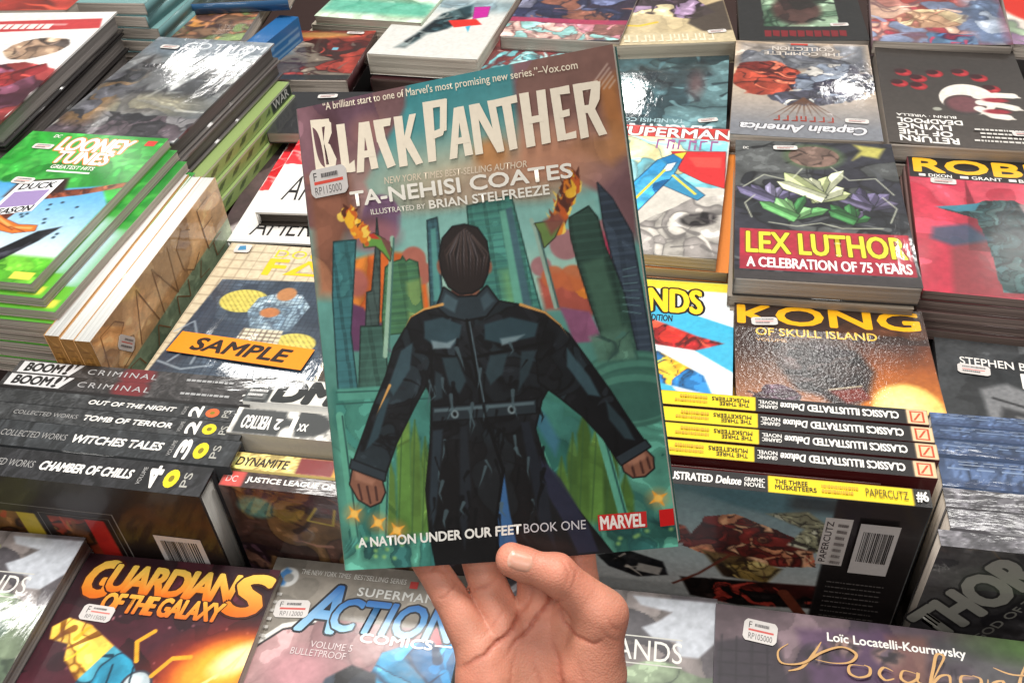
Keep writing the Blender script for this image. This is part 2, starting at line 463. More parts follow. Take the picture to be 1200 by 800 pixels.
def book(name, label, M, w, d, t, front=None, base=(120, 120, 120), items=(), hard=False, wrap=False, spine=None, spine_items=(), spine_col=None,
         back=None, back_items=(), back_col=None, page=(196, 184, 172), curl=.0, group=None, cat='comic book', seed=0, mat=None, page_over=0.0):
    """local frame: +x fore-edge, +y head, +z front cover (outer face at z=0); spine on -x"""
    r = empty(name, M, label, cat, group)
    ct = .0024 if hard else .0004
    pm = mat or (M_WRAP if wrap else M_PRINT)
    mb = MB()
    zf = curl_fn(seed, curl) if curl else None
    surf(mb, (-w / 2, -d / 2, 0), (w, 0, 0), (0, d, 0), front, items, zf, base=base, skirt=ct)
    sc = spine_col if spine_col is not None else base
    bc = back_col if back_col is not None else sc
    if hard:
        mb.box((-w / 2, -d / 2, -ct), (w / 2, d / 2, -ct + .0001), lin(sc))
    # spine and back boards, butted against each other
    mb.box((-w / 2, -d / 2, -t + ct + .0002), (-w / 2 + ct, d / 2, -ct - .0002), lin(sc))
    mb.box((-w / 2, -d / 2, -t), (w / 2, d / 2, -t + ct), lin(bc))
    if spine is not None or spine_items:
        surf(mb, (-w / 2, d / 2, -t), (0, -d, 0), (0, 0, t), spine, spine_items, base=sc, z0=.0001)
    if back is not None or back_items:
        surf(mb, (w / 2, -d / 2, -t), (-w, 0, 0), (0, d, 0), back, back_items, base=bc, z0=.0001)
    mb.build('cover', pm, r)
    ins = .004 if hard else .0006
    pb = MB()
    # page block with slightly uneven leaves along its edges
    n = 9
    rr = random.Random(seed + 5)
    zs = np.linspace(-t + ct + .0001, -ct - .0001, n)
    X0 = -w / 2 + ct + .0001
    prof = [(w / 2 - ins + rr.uniform(-.0006, .0003)) for _ in zs]
    prof2 = [(d / 2 - ins + rr.uniform(-.0005, .0002)) for _ in zs]
    vv = []
    for z, px, py in zip(zs, prof, prof2):
        vv += [(X0, -py, z), (px, -py, z), (px, py, z), (X0, py, z)]
    ff = []
    for q in range(n - 1):
        b = q * 4
        ff += [(b + e, b + (e + 1) % 4, b + 4 + (e + 1) % 4, b + 4 + e) for e in range(4)]
    ff += [(0, 3, 2, 1), tuple((n - 1) * 4 + e for e in range(4))]
    tone = np.array(page, float) * rr.uniform(.93, 1.04)
    pb.add(vv, ff, lin(tone))
    pb.build('page_block', M_PAGE, r)
    return r

ORD = ['second', 'third', 'fourth', 'fifth', 'sixth', 'seventh', 'eighth', 'ninth', 'tenth', 'eleventh', 'twelfth']
def stack_under(n, x, y, ztop, ang, w, d, t, label, group, base, hard=False, page=(196, 184, 172), step=None, jit=.0025, name='comic_book', **kw):
    """the books lying under a top copy, each a thing of its own"""
    z = ztop
    for q in range(n):
        tt = t * rnd.uniform(.92, 1.08)
        dx, dy = (step(q) if step else (0, 0))
        book(name, label % ORD[q], place(x + dx + rnd.uniform(-jit, jit), y + dy + rnd.uniform(-jit, jit), z - .0004, ang + rnd.uniform(-.7, .7)),
             w, d, tt, base=base[q % len(base)] if isinstance(base, list) else base, hard=hard, page=page, group=group, seed=q + int(x * 1000), **kw)
        z -= tt + .0008
    return z

# ------------------------------------------------------------------ the display table
def table():
    mb = MB()
    c = lin((52, 34, 30))
    mb.box((-2.2, -.25, .66), (2.2, .548, .70), c)           # low front tier
    mb.box((-2.2, .55, .64), (2.2, 3.2, .775), c)            # raised rear tier
    o = mb.build('table_surface', M_MATTE)
    tag(o, kind='structure')
table()

W_, K_ = (236, 232, 226), (26, 24, 24)
CREAM = (240, 226, 200)
IVORY = (246, 232, 208)

# ================================================================== flat comics on the rear tier, right hand side
def art_lex():
    A = Art(150, 230, (58, 60, 62))
    A.camo([(44, 46, 50), (62, 64, 66), (78, 80, 80), (52, 52, 60)], 5, 1, ink=(30, 30, 32))
    A.ell(.5, .88, .19, .10, (84, 104, 70), .8, soft=.03); m = A.ellmask(.5, .88, .16, .085, 0, .004); A.camo([(100, 82, 74), (122, 98, 88), (84, 68, 62)], 6, 5, m, ink=(50, 40, 36))
    for (cx, cy, n_, sc, pal, sd) in ((.22, .56, 6, .13, [(74, 70, 92), (104, 98, 128), (134, 128, 156)], 2), (.78, .54, 6, .13, [(74, 68, 92), (110, 102, 134), (88, 82, 104)], 3), (.5, .62, 8, .19, [(150, 176, 110), (196, 206, 150), (222, 226, 190), (118, 146, 84)], 4), (.34, .45, 6, .13, [(62, 116, 68), (98, 158, 96), (136, 190, 126)], 6), (.68, .44, 6, .11, [(62, 116, 68), (98, 158, 96), (120, 108, 140)], 7)):
        r = random.Random(sd)
        for k in range(n_):
            an = math.pi * (.08 + .84 * (k + r.random() * .5) / n_); L_ = sc * r.uniform(.9, 1.7); w_ = sc * r.uniform(.16, .27)
            dx, dy = math.cos(an), math.sin(an) * .9; nx, ny = -dy, dx
            bx, by = cx + (k - n_ / 2) * .012, cy - sc * .35
            P_ = lambda t, o: (bx + dx * L_ * t * 1.35 + nx * w_ * o * 1.2, by + dy * L_ * t + ny * w_ * o)
            c0 = np.array(r.choice(pal), float)
            A.poly([P_(0, -1), P_(.8, -1), P_(1, -.1), P_(.8, 1), P_(0, 1)], c0 * .72, 1, .004, ink=(26, 30, 28), iw=.006)
            A.poly([P_(0, -.1), P_(.78, -.1), P_(1, -.1), P_(.8, 1), P_(0, 1)], c0 * 1.12, 1, .004); A.line([P_(.1, .5), P_(.75, .5)], .005, np.clip(c0 * 1.5, 0, 255), .8)
    for pts in ([(.05, .62), (.18, .72), (.34, .68), (.42, .78)], [(.6, .8), (.7, .7), (.86, .72), (.95, .6)], [(.2, .37), (.36, .35), (.5, .38), (.62, .35), (.85, .36)], [(.1, .4), (.06, .5), (.12, .56)], [(.9, .4), (.95, .5), (.88, .58)]):
        A.line(pts, .006, (196, 198, 176), .75)
    A.poly([(.76, .99), (.95, .96), (.9, .88), (.8, .9), (.74, .86), (.8, .94)], (196, 188, 96), .9, .02)
    A.rect(.03, .06, .98, .32, (168, 48, 62)); A.rect(.03, .06, .98, .14, (150, 44, 58))
    A.rect(0, 0, 1, .05, (60, 56, 56))
    A.grain(.10)
    return A
IT_LEX = [T('LEX LUTHOR', .07, .165, .95, .30, (236, 214, 62), .02, ol=(120, 70, 30), olw=.03), T('A CELEBRATION OF 75 YEARS', .07, .075, .96, .135, W_, .025),
          T('DC', .05, .925, .085, .945, W_)]
t = book('comic_book', 'wrapped comic with dark cover and yellow title on a red band', place(.133, .856, .895, -.2), .168, .257, .020, art_lex(), (60, 58, 58), IT_LEX, wrap=True, curl=.001, seed=2)
sticker(t, -.030, .112, .0016, .026, .009)
stack_under(2, .134, .853, .874, -.6, .168, .258, .012, '%s comic down beneath the wrapped comic with the red title band', 'copies under the red banded comic', (150, 138, 124), page=(186, 170, 152), jit=.004)

sq = random.Random(4)
def scribble(u0, v0, u1, v1, n, col, seed):
    r = random.Random(seed); o = []
    for q in range(n):
        a = u0 + (u1 - u0) * q / n; w = (u1 - u0) / n
        k = r.random()
        o.append(Q([(a + .1 * w, v0), (a + .28 * w, v0), (a + .28 * w, v1), (a + .1 * w, v1)], col))
        o.append(Q([(a + .28 * w, v1 - (v1 - v0) * .2), (a + .8 * w, v1 - (v1 - v0) * (.1 + .3 * k)), (a + .8 * w, v1), (a + .28 * w, v1)], col))
        if k > .4: o.append(Q([(a + .62 * w, v0), (a + .8 * w, v0), (a + .8 * w, v1 - (v1 - v0) * .45), (a + .62 * w, v1 - (v1 - v0) * .45)], col))
    return o
def art_capt():
    A = Art(130, 200, (232, 190, 150))
    A.grad((236, 200, 160), (120, 122, 128), .25, .9)
    m = A.polymask([(.0, .0), (1, 0), (1, .3), (.7, .36), (.3, .3), (0, .36)], .08); A.camo([(96, 98, 106), (120, 122, 128), (76, 78, 86), (150, 140, 132)], 7, 8, m)
    m = A.ellmask(.76, .42, .28, .19, .2, .08); A.camo([(110, 40, 34), (168, 70, 52), (206, 110, 84), (84, 34, 34)], 8, 9, m, ink=(50, 24, 24), stretch=(.6, 1.6))
    m = A.ellmask(.28, .44, .28, .2, -.2, .08); A.camo([(50, 64, 92), (84, 98, 124), (130, 140, 156), (60, 58, 72), (180, 176, 170)], 8, 10, m, ink=(34, 36, 50))
    m = A.ellmask(.5, .62, .26, .08, 0, .04); A.camo([(70, 70, 82), (120, 126, 140), (200, 196, 186)], 9, 11, m, ink=(50, 46, 50))
    for q in range(9):
        A.line([(.5, .62), (.2 + q * .075, .86)], .012, (96, 66, 50), .8, taper=True)
    A.grain(.08)
    return A
IT_CAPT = [T('Captain America', .1, .865, .93, .955, (206, 206, 210), .03, shear=.25, ol=(66, 60, 62), olw=.04), *scribble(.3, .80, .72, .85, 7, (150, 56, 40), 31),
           T('THE COMPLETE', .2, .115, .78, .155, (206, 196, 186), .02), T('COLLECTION', .26, .055, .72, .10, (206, 196, 186), .02), B(.45, .012, .58, .032, (190, 70, 60))]
t = book('comic_book', 'upside-down wrapped comic with peach cover and red and blue art', place(.130, 1.119, .895, 178.4), .168, .25, .022, art_capt(), (140, 120, 104), IT_CAPT, wrap=True, curl=.0015, seed=5)
sticker(t, -.058, .083, .0012, .026, .010, 180)
stack_under(1, .131, 1.119, .872, -1.2, .168, .25, .02, '%s comic down beneath the upside-down peach comic', None, (150, 138, 126))

def art_splash():
    A = Art(130, 200, (62, 58, 56))
    A.grad((52, 48, 46), (74, 68, 64), 0, 1)
    for (u, v) in ((.72, .36), (.82, .30), (.6, .30), (.42, .28), (.3, .33), (.73, .44), (.86, .42), (.24, .44)):
        A.ell(u, v, .058, .038, (150, 36, 44), soft=.004); A.ell(u + .02, v - .016, .046, .026, (52, 26, 30), .95, soft=.006); A.ell(u - .02, v + .012, .022, .010, (190, 70, 70), .7, soft=.006)
    A.ell(.42, .55, .19, .15, (222, 214, 204))
    A.ell(.45, .61, .14, .10, (62, 58, 56)); A.ell(.45, .60, .12, .08, (104, 66, 70), soft=.03)
    for pts in ([(.35, .52), (.22, .50), (.12, .50)], [(.34, .58), (.2, .6), (.13, .62)], [(.36, .64), (.28, .7), (.2, .71)]):
        A.line(pts, .05, (222, 214, 204)); A.line([pts[-1], (pts[-1][0] - .06, pts[-1][1] + .02)], .04, (222, 214, 204), taper=True)
    for (u, v) in ((.24, .55), (.25, .66)): A.ell(u, v, .085, .022, (140, 44, 54), soft=.01)
    A.ell(.64, .66, .03, .016, (150, 150, 138))
    A.grain(.08)
    return A
IT_SPL = [T('RETURN', .55, .925, .92, .975, W_, .03), T('OF THE', .58, .87, .92, .915, W_, .03), T('LIVING', .58, .815, .92, .86, W_, .03), T('DEADPOOL', .5, .765, .92, .805, W_, .03),
          T('BUNN · VIRELLA', .53, .725, .92, .748, W_, .012)] + fine(.06, .83, .46, .95, 4, (200, 196, 190), 4, .5)
t = book('comic_book', 'upside-down black comic with a white splash and small red ovals', place(.306, 1.121, .890, 177.6), .168, .257, .022, art_splash(), (50, 46, 44), IT_SPL, curl=.003, seed=8)
sticker(t, -.062, .095, .0026, .026, .011, 180)
stack_under(2, .308, 1.120, .867, -3, .168, .257, .02, '%s comic down beneath the upside-down black splash comic', 'copies under the black splash comic', [(40, 36, 34), (120, 112, 104)])

def art_robin():
    A = Art(140, 210, (196, 58, 78))
    A.camo([(188, 52, 72), (200, 62, 84), (206, 74, 92)], 3, 20)
    A.rect(0, .79, 1, 1, (38, 36, 36))
    A.poly([(.28, .28), (.31, .5), (.33, .74), (.335, .8), (.345, .74), (.39, .5), (.45, .28)], (116, 32, 46))
    A.poly([(.18, .28), (.3, .36), (.5, .34), (.8, .38), (1, .36), (1, 0), (.16, 0)], (96, 60, 56), .6, .03)
    m = A.polymask([(.15, .56), (.3, .57), (.42, .64), (.6, .66), (.68, .6), (.66, .3), (.7, .04), (.42, .03), (.4, .3), (.36, .5)], .012)
    A.camo([(34, 56, 58), (46, 70, 72), (26, 40, 44), (58, 84, 84)], 8, 21, m, ink=(18, 26, 28), stretch=(2.5, .5))
    A.poly([(.13, .57), (.26, .59), (.4, .62), (.36, .56), (.25, .545)], (58, 116, 134))
    A.poly([(.1, .42), (.3, .46), (.42, .36), (.2, .3), (.08, .34)], (36, 72, 92), .8, .03)
    m = A.ellmask(.92, .5, .16, .2, .2, .03); A.camo([(46, 110, 70), (60, 140, 90), (196, 56, 50), (226, 190, 80)], 6, 22, m, ink=(24, 40, 30))
    m = A.ellmask(.88, .72, .16, .06, 0, .02); A.camo([(60, 140, 176), (80, 160, 190), (40, 100, 140)], 8, 23, m, ink=(20, 50, 70))
    A.poly([(.62, .63), (.72, .65), (.72, .58), (.64, .57)], (150, 120, 120), .9, .01)
    A.grain(.08)
    return A
IT_ROB = [T('ROBIN', .04, .838, 1.02, .945, (236, 176, 44), .05), T('DIXON', .12, .798, .26, .822, W_, .02), T('GRANT', .38, .798, .56, .822, W_, .02), T('BREYFOGLE', .66, .798, .98, .822, W_, .02)] + [B(.06, .80, .10, .818, W_), B(.31, .80, .36, .818, W_), B(.6, .80, .645, .818, W_)]
t = book('comic_book', 'comic with bold amber title on black over a crimson scene', place(.316, .874, .875, -3.7), .168, .257, .011, art_robin(), (120, 60, 60), IT_ROB, curl=.001, seed=9, page=(150, 130, 122))
sticker(t, -.050, .068, .0009, .026, .011)
stack_under(4, .316, .8735, .8636, -3.6, .168, .257, .0105, '%s comic down beneath the crimson comic with amber title', 'copies under the crimson comic', (120, 96, 92), page=(150, 130, 122), jit=.002)

def art_kong():
    A = Art(150, 160, (150, 96, 60))
    A.grad((196, 130, 92), (60, 44, 38), .1, .66)
    A.grad((226, 130, 40), (130, 60, 30), .1, .75, box=(.6, 0, 1, .72), alpha=.85)
    A.camo([(66, 46, 38), (96, 58, 40), (150, 80, 40), (60, 42, 38)], 3, 31, A.rectmask(0, .6, 1, 1, .2), a=.8)
    A.rect(0, .86, 1, 1, (48, 36, 32), .9, .1)
    m = A.polymask([(.2, .66), (.4, .72), (.62, .66), (.7, .5), (.64, .3), (.5, .2), (.42, .3), (.3, .34), (.22, .5)], .04)
    A.camo([(34, 28, 28), (52, 42, 40), (74, 62, 60), (40, 32, 34)], 8, 32, m, stretch=(.7, 1.4))
    A.poly([(.46, .34), (.62, .38), (.66, .3), (.54, .26)], (120, 52, 44), .9, .02); A.line([(.46, .35), (.62, .39)], .01, (206, 190, 160), .8)
    A.ell(.83, .22, .17, .2, (250, 206, 110), 1, soft=.03); A.ell(.8, .25, .12, .13, (252, 226, 150), 1, soft=.08); A.ell(.74, .1, .05, .05, (206, 110, 40), 1, soft=.02); A.ell(.88, .06, .05, .04, (206, 110, 40), 1, soft=.02)
    m = A.ellmask(.2, .24, .12, .12, 0, .04); A.camo([(84, 62, 78), (112, 84, 100), (66, 50, 58)], 9, 33, m, ink=(50, 34, 40))
    m = A.ellmask(.42, .12, .1, .08, 0, .04); A.camo([(96, 66, 60), (130, 92, 84), (70, 50, 48)], 9, 34, m)
    A.line([(.06, .3), (.16, .27)], .012, (70, 48, 44))
    A.grain(.10)
    return A
IT_KONG = [T('KONG', .02, .835, .97, .985, (240, 172, 24), .04), T('OF SKULL ISLAND', .11, .74, .74, .80, (240, 190, 80), .015), T('VOLUME', .11, .69, .27, .715, (200, 160, 120), .01)]
KD = .172
t = book('comic_book', 'orange and brown comic with cropped amber title under the red banded comic', place(.138, .731 - KD / 2 - .002, .865, 1.0), .17, KD, .02, art_kong(), (120, 84, 60), IT_KONG, curl=.001, seed=10, mat=M_LAMINATE)
sticker(t, -.058, .060, .0010, .024, .011)
stack_under(2, .140, .644, .8445, -2.0, .172, .168, .02, '%s comic down beneath the orange and brown comic', 'copies under the orange and brown comic', [(206, 150, 60), (150, 110, 100)], jit=.004)

def art_greyface():
    A = Art(120, 120, (70, 72, 74))
    A.camo([(52, 54, 56), (70, 72, 74), (88, 90, 92), (60, 62, 64)], 4, 40)
    for pts, c in (([(.2, .62), (.34, .68), (.5, .6), (.6, .5), (.5, .2), (.36, .08), (.24, .3)], (128, 128, 130)), ([(.3, .5), (.5, .46), (.56, .36), (.4, .34), (.28, .42)], (40, 40, 42)),
                   ([(.36, .44), (.46, .43), (.48, .39), (.4, .38)], (170, 170, 172)), ([(.6, .86), (.8, .8), (.9, .5), (.74, .44), (.66, .6)], (96, 98, 100)), ([(.58, .3), (.8, .3), (.9, .16), (.64, .14)], (36, 36, 38)),
                   ([(.4, .26), (.52, .2), (.46, .04), (.34, .06)], (150, 150, 152)), ([(.62, .2), (.82, .18), (.7, .12)], (150, 110, 112))):
        A.poly(pts, c, .85, .03)
    A.line([(.26, .56), (.4, .52), (.54, .46)], .016, (38, 38, 40)); A.line([(.3, .3), (.42, .32), (.52, .28)], .01, (48, 48, 50))
    A.grain(.12)
    return A
t = book('comic_book', 'wrapped charcoal grey comic at the edge of the table beside the orange comic', place(.320, .646, .830, -4.2), .17, .172, .02, art_greyface(), (52, 52, 54), [T('STEPHEN BALDWIN', .12, .80, .72, .86, W_, .01), T('RE', .42, .66, .70, .77, W_, .035)], wrap=True, curl=.001, seed=13)
sticker(t, -.054, .044, .0014, .028, .013)

def art_mauve():
    A = Art(110, 170, (170, 140, 140))
    A.camo([(150, 70, 66), (176, 120, 110), (196, 160, 140), (140, 110, 130), (120, 130, 156), (150, 60, 70)], 5, 50, ink=(110, 80, 84))
    m = A.ellmask(.45, .3, .28, .12, .2, .05); A.camo([(214, 190, 150), (190, 150, 120), (170, 110, 96)], 6, 51, m, ink=(120, 90, 70))
    A.camo([(60, 100, 140), (160, 44, 66), (90, 120, 150)], 7, 52, A.rectmask(.4, 0, .75, .12, .03), ink=(40, 40, 70))
    A.camo([(120, 140, 170), (150, 160, 176), (90, 104, 130)], 5, 53, A.rectmask(.72, .0, 1, .6, .1))
    A.grain(.08)
    return A
book('comic_book', 'wrapped comic with mauve and red painted art at the far end', place(.316, 1.366, .900, -4), .168, .257, .02, art_mauve(), (120, 100, 104), wrap=True, curl=.002, seed=15)
def art_redgreen():
    A = Art(60, 90, (170, 160, 150))
    A.camo([(170, 190, 160), (130, 160, 150), (200, 190, 180), (150, 120, 150), (110, 130, 160)], 4, 55, ink=(110, 110, 110))
    A.ell(.35, .55, .4, .3, (206, 46, 30), 1, soft=.03)
    return A
book('comic_book', 'pale comic with a large red disc at the far corner of the table', place(.49, 1.36, .900, -6), .168, .257, .02, art_redgreen(), (150, 140, 136), wrap=True, curl=.002, seed=16)

def art_forest():
    A = Art(110, 170, (44, 44, 44))
    m = A.rectmask(.2, .18, .8, 1, .01); A.camo([(60, 84, 66), (100, 128, 104), (136, 160, 134), (48, 60, 50)], 5, 60, m, ink=(40, 56, 46))
    m = A.ellmask(.48, .4, .2, .2, 0, .04); A.camo([(56, 44, 42), (76, 56, 52), (40, 36, 34)], 6, 61, m)
    A.grain(.1)
    return A
t = book('comic_book', 'wrapped dark comic with a green panel in a black border', place(.136, 1.391, .890, 1.4), .168, .257, .02, art_forest(), (44, 42, 42), [Q([(.2 + .065 * q, .05 + (.012 if q % 2 else 0)), (.25 + .065 * q, .05), (.255 + .065 * q, .125), (.2 + .065 * q, .13)], (120, 36, 42)) for q in range(10)], wrap=True, curl=.001, seed=17)
sticker(t, .050, -.078, .0012, .024, .010)

# ================================================================== rear tier, middle
def art_tan():
    A = Art(120, 190, (206, 186, 150))
    A.camo([(220, 200, 160), (206, 186, 146), (190, 168, 130)], 3, 70)
    m = A.polymask([(.1, .62), (.3, .7), (.6, .62), (.9, .55), (.95, .3), (.7, .2), (.3, .3)], .03); A.camo([(130, 104, 140), (96, 76, 104), (160, 134, 164), (56, 44, 50), (206, 190, 150)], 5, 71, m, ink=(40, 30, 36))
    m = A.ellmask(.48, .3, .2, .07, .2, .02); A.camo([(226, 190, 60), (180, 30, 40), (40, 30, 40), (206, 160, 40)], 7, 72, m, ink=(30, 20, 20))
    A.poly([(0, .45), (.25, .55), (.35, .75), (.2, .9), (0, .86)], (60, 52, 48), .9, .02)
    A.line([(.6, .72), (.75, .76), (.92, .74)], .02, (220, 180, 50))
    A.rect(.0, .86, 1, 1, (196, 180, 146), .9, .02)
    A.grain(.08)
    return A
t = book('comic_book', 'upside-down tan comic with purple art and pale lettering', place(-.050, 1.363, .895, 187.5), .168, .257, .03, art_tan(), (190, 176, 150), scribble(.16, .885, .9, .97, 11, (226, 214, 186), 3), curl=.001, seed=18, page=(206, 196, 176))
sticker(t, -.062, .096, .0010, .025, .010, 180)

def art_teal():
    A = Art(110, 160, (60, 84, 90))
    A.camo([(50, 70, 76), (64, 90, 96), (84, 112, 116), (44, 58, 64)], 4, 80, ink=(36, 50, 56))
    m = A.polymask([(.1, .3), (.5, .5), (.8, .3), (.7, .2), (.4, .3), (.2, .1)], .04); A.camo([(40, 50, 56), (56, 70, 74)], 6, 81, m)
    A.ell(.24, .42, .06, .14, (112, 84, 84), .7, soft=.05)
    A.grain(.1)
    return A
IT_TEAL = [T('BLACK PANTHER', .1, .87, 1.08, .965, (206, 222, 224), .03, space=.9), T('TA-NEHISI COATES', .3, .81, .9, .85, (160, 190, 196), .015), T('BOOK TWO', .1, .03, .5, .05, (190, 196, 200), .01)]
t = book('comic_book', 'upside-down wrapped dark teal comic behind the held comic', place(-.043, 1.140, .875, 179.3), .168, .24, .02, art_teal(), (60, 76, 80), IT_TEAL[:2], wrap=True, curl=.001, seed=19)
sticker(t, -.062, .076, .0014, .024, .009, 200)

def art_blue_hero():
    A = Art(140, 210, (196, 190, 180))
    A.camo([(150, 206, 214), (120, 190, 204), (226, 210, 130), (236, 226, 170)], 4, 90, A.rectmask(0, .5, 1, .9, .05), ink=(90, 120, 120))
    A.camo([(160, 154, 148), (180, 174, 166), (140, 134, 130)], 5, 91, A.polymask([(.3, 0), (1, 0), (1, .45), (.8, .4), (.5, .2)], .02), ink=(100, 96, 94))
    A.rect(0, .9, 1, 1, (190, 60, 56)); A.line([(0, .9), (.5, .93), (1, .9)], .02, (190, 60, 56))
    A.poly([(.62, .78), (.98, .80), (1.0, .50), (.86, .54), (.70, .62)], (200, 48, 50), ink=(60, 20, 24)); A.poly([(.74, .74), (.96, .75), (.96, .66), (.8, .66)], (226, 80, 70), .8, .01)      # red kite sail
    BLU = [(34, 128, 190), (52, 150, 206), (22, 96, 150), (70, 168, 216)]
    def bp(pts, sd, c=None):
        m = A.polymask(pts, .004); A.line(pts + [pts[0]], .008, (16, 40, 70)); A.camo(c or BLU, 6, sd, m, stretch=(.7, 1.2), strokes=0)
    bp([(.30, .60), (.04, .74), (.0, .70), (.20, .52)], 92); bp([(.56, .52), (.84, .40), (.88, .44), (.64, .62)], 98)                     # wings of an aeroplane
    bp([(.28, .12), (.36, .10), (.66, .58), (.70, .72), (.64, .76), (.54, .70), (.34, .38)], 99)                                        # fuselage
    bp([(.28, .20), (.10, .18), (.08, .13), (.30, .10)], 100); bp([(.34, .18), (.46, .08), (.50, .11), (.40, .24)], 101)
    bp([(.30, .22), (.26, .04), (.34, .02), (.38, .16)], 102, [(200, 44, 46), (170, 30, 40), (220, 70, 60)])
    A.poly([(.58, .60), (.64, .62), (.665, .69), (.61, .67)], (206, 226, 232), 1, .004, ink=(16, 40, 70)); A.poly([(.64, .76), (.70, .72), (.72, .78)], (236, 200, 60), 1, .004, ink=(60, 40, 20))
    A.line([(.40, .30), (.60, .62)], .012, (236, 206, 60)); A.line([(.10, .685), (.26, .585)], .012, (236, 206, 60)); A.line([(.66, .58), (.82, .445)], .012, (236, 206, 60))
    A.camo([(60, 56, 56), (90, 86, 84), (44, 40, 42)], 9, 93, A.ellmask(.86, .26, .12, .05, .3, .02), ink=(30, 28, 28))
    A.ell(.1, .5, .14, .08, (70, 150, 90), .9, soft=.03); A.poly([(.0, .4), (.2, .46), (.2, .3), (0, .24)], (40, 140, 190), .9, .01)
    A.grain(.06)
    return A
IT_BH = [T('SUPERMAN', .22, .905, 1.0, .985, W_, .03, ol=(90, 20, 30), olw=.03)] + scribble(.5, .80, .94, .885, 6, (150, 96, 140), 8)
t = book('comic_book', 'comic with red header, white title and blue diagonal form', place(-.045, .900, .885, -2.8), .168, .257, .014, art_blue_hero(), (190, 170, 140), IT_BH, curl=.001, seed=20, page=(206, 188, 158))
stack_under(2, -.0445, .898, .8702, -2.4, .169, .258, .013, '%s comic down beneath the comic with the blue diagonal form', 'copies under the red headed comic', [(220, 130, 60), (206, 150, 100)], page=(206, 188, 158), step=lambda q: (.009 + .004 * q, .001), jit=.002)

def art_rays():
    A = Art(130, 140, (226, 232, 234))
    for q in range(14):
        if q % 2: continue
        a0 = q * .24 - .6; a1 = a0 + .24
        A.poly([(-.1, 1.05), (-.1 + 3 * math.cos(a0), 1.05 - 3 * math.sin(a0) * .9), (-.1 + 3 * math.cos(a1), 1.05 - 3 * math.sin(a1) * .9)], (64, 170, 206))
    A.rect(0, .93, 1, 1, (240, 206, 60))
    m = A.polymask([(.3, .72), (.55, .7), (.8, .6), (.95, .56), (.8, .5), (.6, .52), (.4, .56), (.25, .6)], .01); A.camo([(200, 50, 40), (226, 84, 60), (160, 34, 36)], 7, 95, m, ink=(60, 20, 20))
    m = A.polymask([(.4, .44), (.6, .48), (.85, .34), (.9, .22), (.7, .26), (.5, .3)], .01); A.camo([(236, 190, 60), (40, 110, 170), (220, 160, 40), (60, 140, 190)], 7, 96, m, ink=(40, 40, 50))
    m = A.polymask([(.2, .26), (.5, .3), (.7, .2), (.9, .08), (.6, .06), (.3, .1)], .01); A.camo([(36, 60, 90), (60, 110, 150), (200, 206, 150), (30, 36, 50)], 7, 97, m, ink=(20, 24, 40))
    A.grain(.05)
    return A
IT_RAY = [T('LEGENDS', .16, .76, .82, .93, (244, 200, 40), .035, shear=-.1, ol=(30, 26, 26), olw=.06), T('30TH ANNIVERSARY EDITION', .2, .69, .66, .735, (30, 30, 40), .02)]
book('comic_book', 'comic with yellow outlined title over cyan and white rays', place(-.033, .661, .860, -.3), .168, .204, .018, art_rays(), (220, 226, 226), IT_RAY, seed=21)

def art_white():
    A = Art(110, 160, (204, 203, 198))
    A.camo([(120, 150, 160), (150, 170, 176), (96, 126, 140)], 6, 100, A.rectmask(-.1, .66, 1.1, .86, .12), a=.7)
    m = A.polymask([(.2, .1), (.3, .3), (.4, .62), (.62, .78), (.7, .6), (.55, .4), (.4, .3), (.3, .1)], .03); A.camo([(40, 60, 66), (70, 92, 96), (30, 40, 46), (110, 120, 120)], 8, 101, m)
    A.poly([(.66, .74), (.8, .76), (.84, .6), (.72, .56)], (180, 40, 140), ink=(90, 20, 70)); A.poly([(.5, .52), (.75, .56), (.84, .48), (.6, .42)], (200, 50, 44))
    A.poly([(.7, .44), (.74, .46), (.76, .36)], (70, 160, 190))
    A.grain(.05)
    return A
t = book('comic_book', 'thick white comic with a magenta and red splash behind the held comic', place(-.357, 1.285, .900, -4.8), .158, .23, .03, art_white(), (226, 222, 214), scribble(.5, .87, .95, .93, 8, (236, 236, 232), 5), curl=.0008, seed=22, page=(222, 214, 198))
stack_under(1, -.352, 1.288, .868, -4, .168, .25, .03, '%s comic down beneath the thick white comic', None, (56, 30, 32), page=(90, 70, 64))

def art_indigo():
    A = Art(110, 160, (70, 74, 100))
    A.camo([(50, 54, 80), (84, 90, 120), (60, 50, 70), (110, 110, 130), (130, 84, 70)], 6, 110, ink=(34, 34, 52))
    A.rect(0, .2, 1, .26, (170, 60, 90), .9, .01); A.camo([(190, 130, 140), (150, 200, 196), (130, 90, 84), (206, 170, 160)], 8, 111, A.rectmask(0, 0, 1, .2, .02), ink=(110, 70, 70))
    A.grain(.08)
    return A
t = book('comic_book', 'wrapped indigo comic with a pink band above teal and rose art', place(-.177, 1.361, .900, -4.8), .168, .257, .02, art_indigo(), (90, 40, 52), (), wrap=True, spine_col=(110, 44, 54), curl=.002, seed=23)
book('comic_book', 'second comic down beneath the indigo comic with maroon spine', place(-.181, 1.358, .879, -5.2), .168, .257, .022, None, (100, 40, 50), seed=24, spine_col=(120, 50, 58))
def art_pink():
    A = Art(100, 150, (170, 130, 130))
    A.camo([(190, 120, 120), (150, 200, 200), (130, 80, 76), (206, 170, 160), (120, 60, 60), (100, 160, 166)], 7, 115, ink=(90, 50, 56))
    return A
book('comic_book', 'wrapped comic with rose and turquoise art showing just over the held comic', place(-.205, 1.165, .880, .6), .168, .257, .022, art_pink(), (110, 70, 74), wrap=True, curl=.002, seed=25)
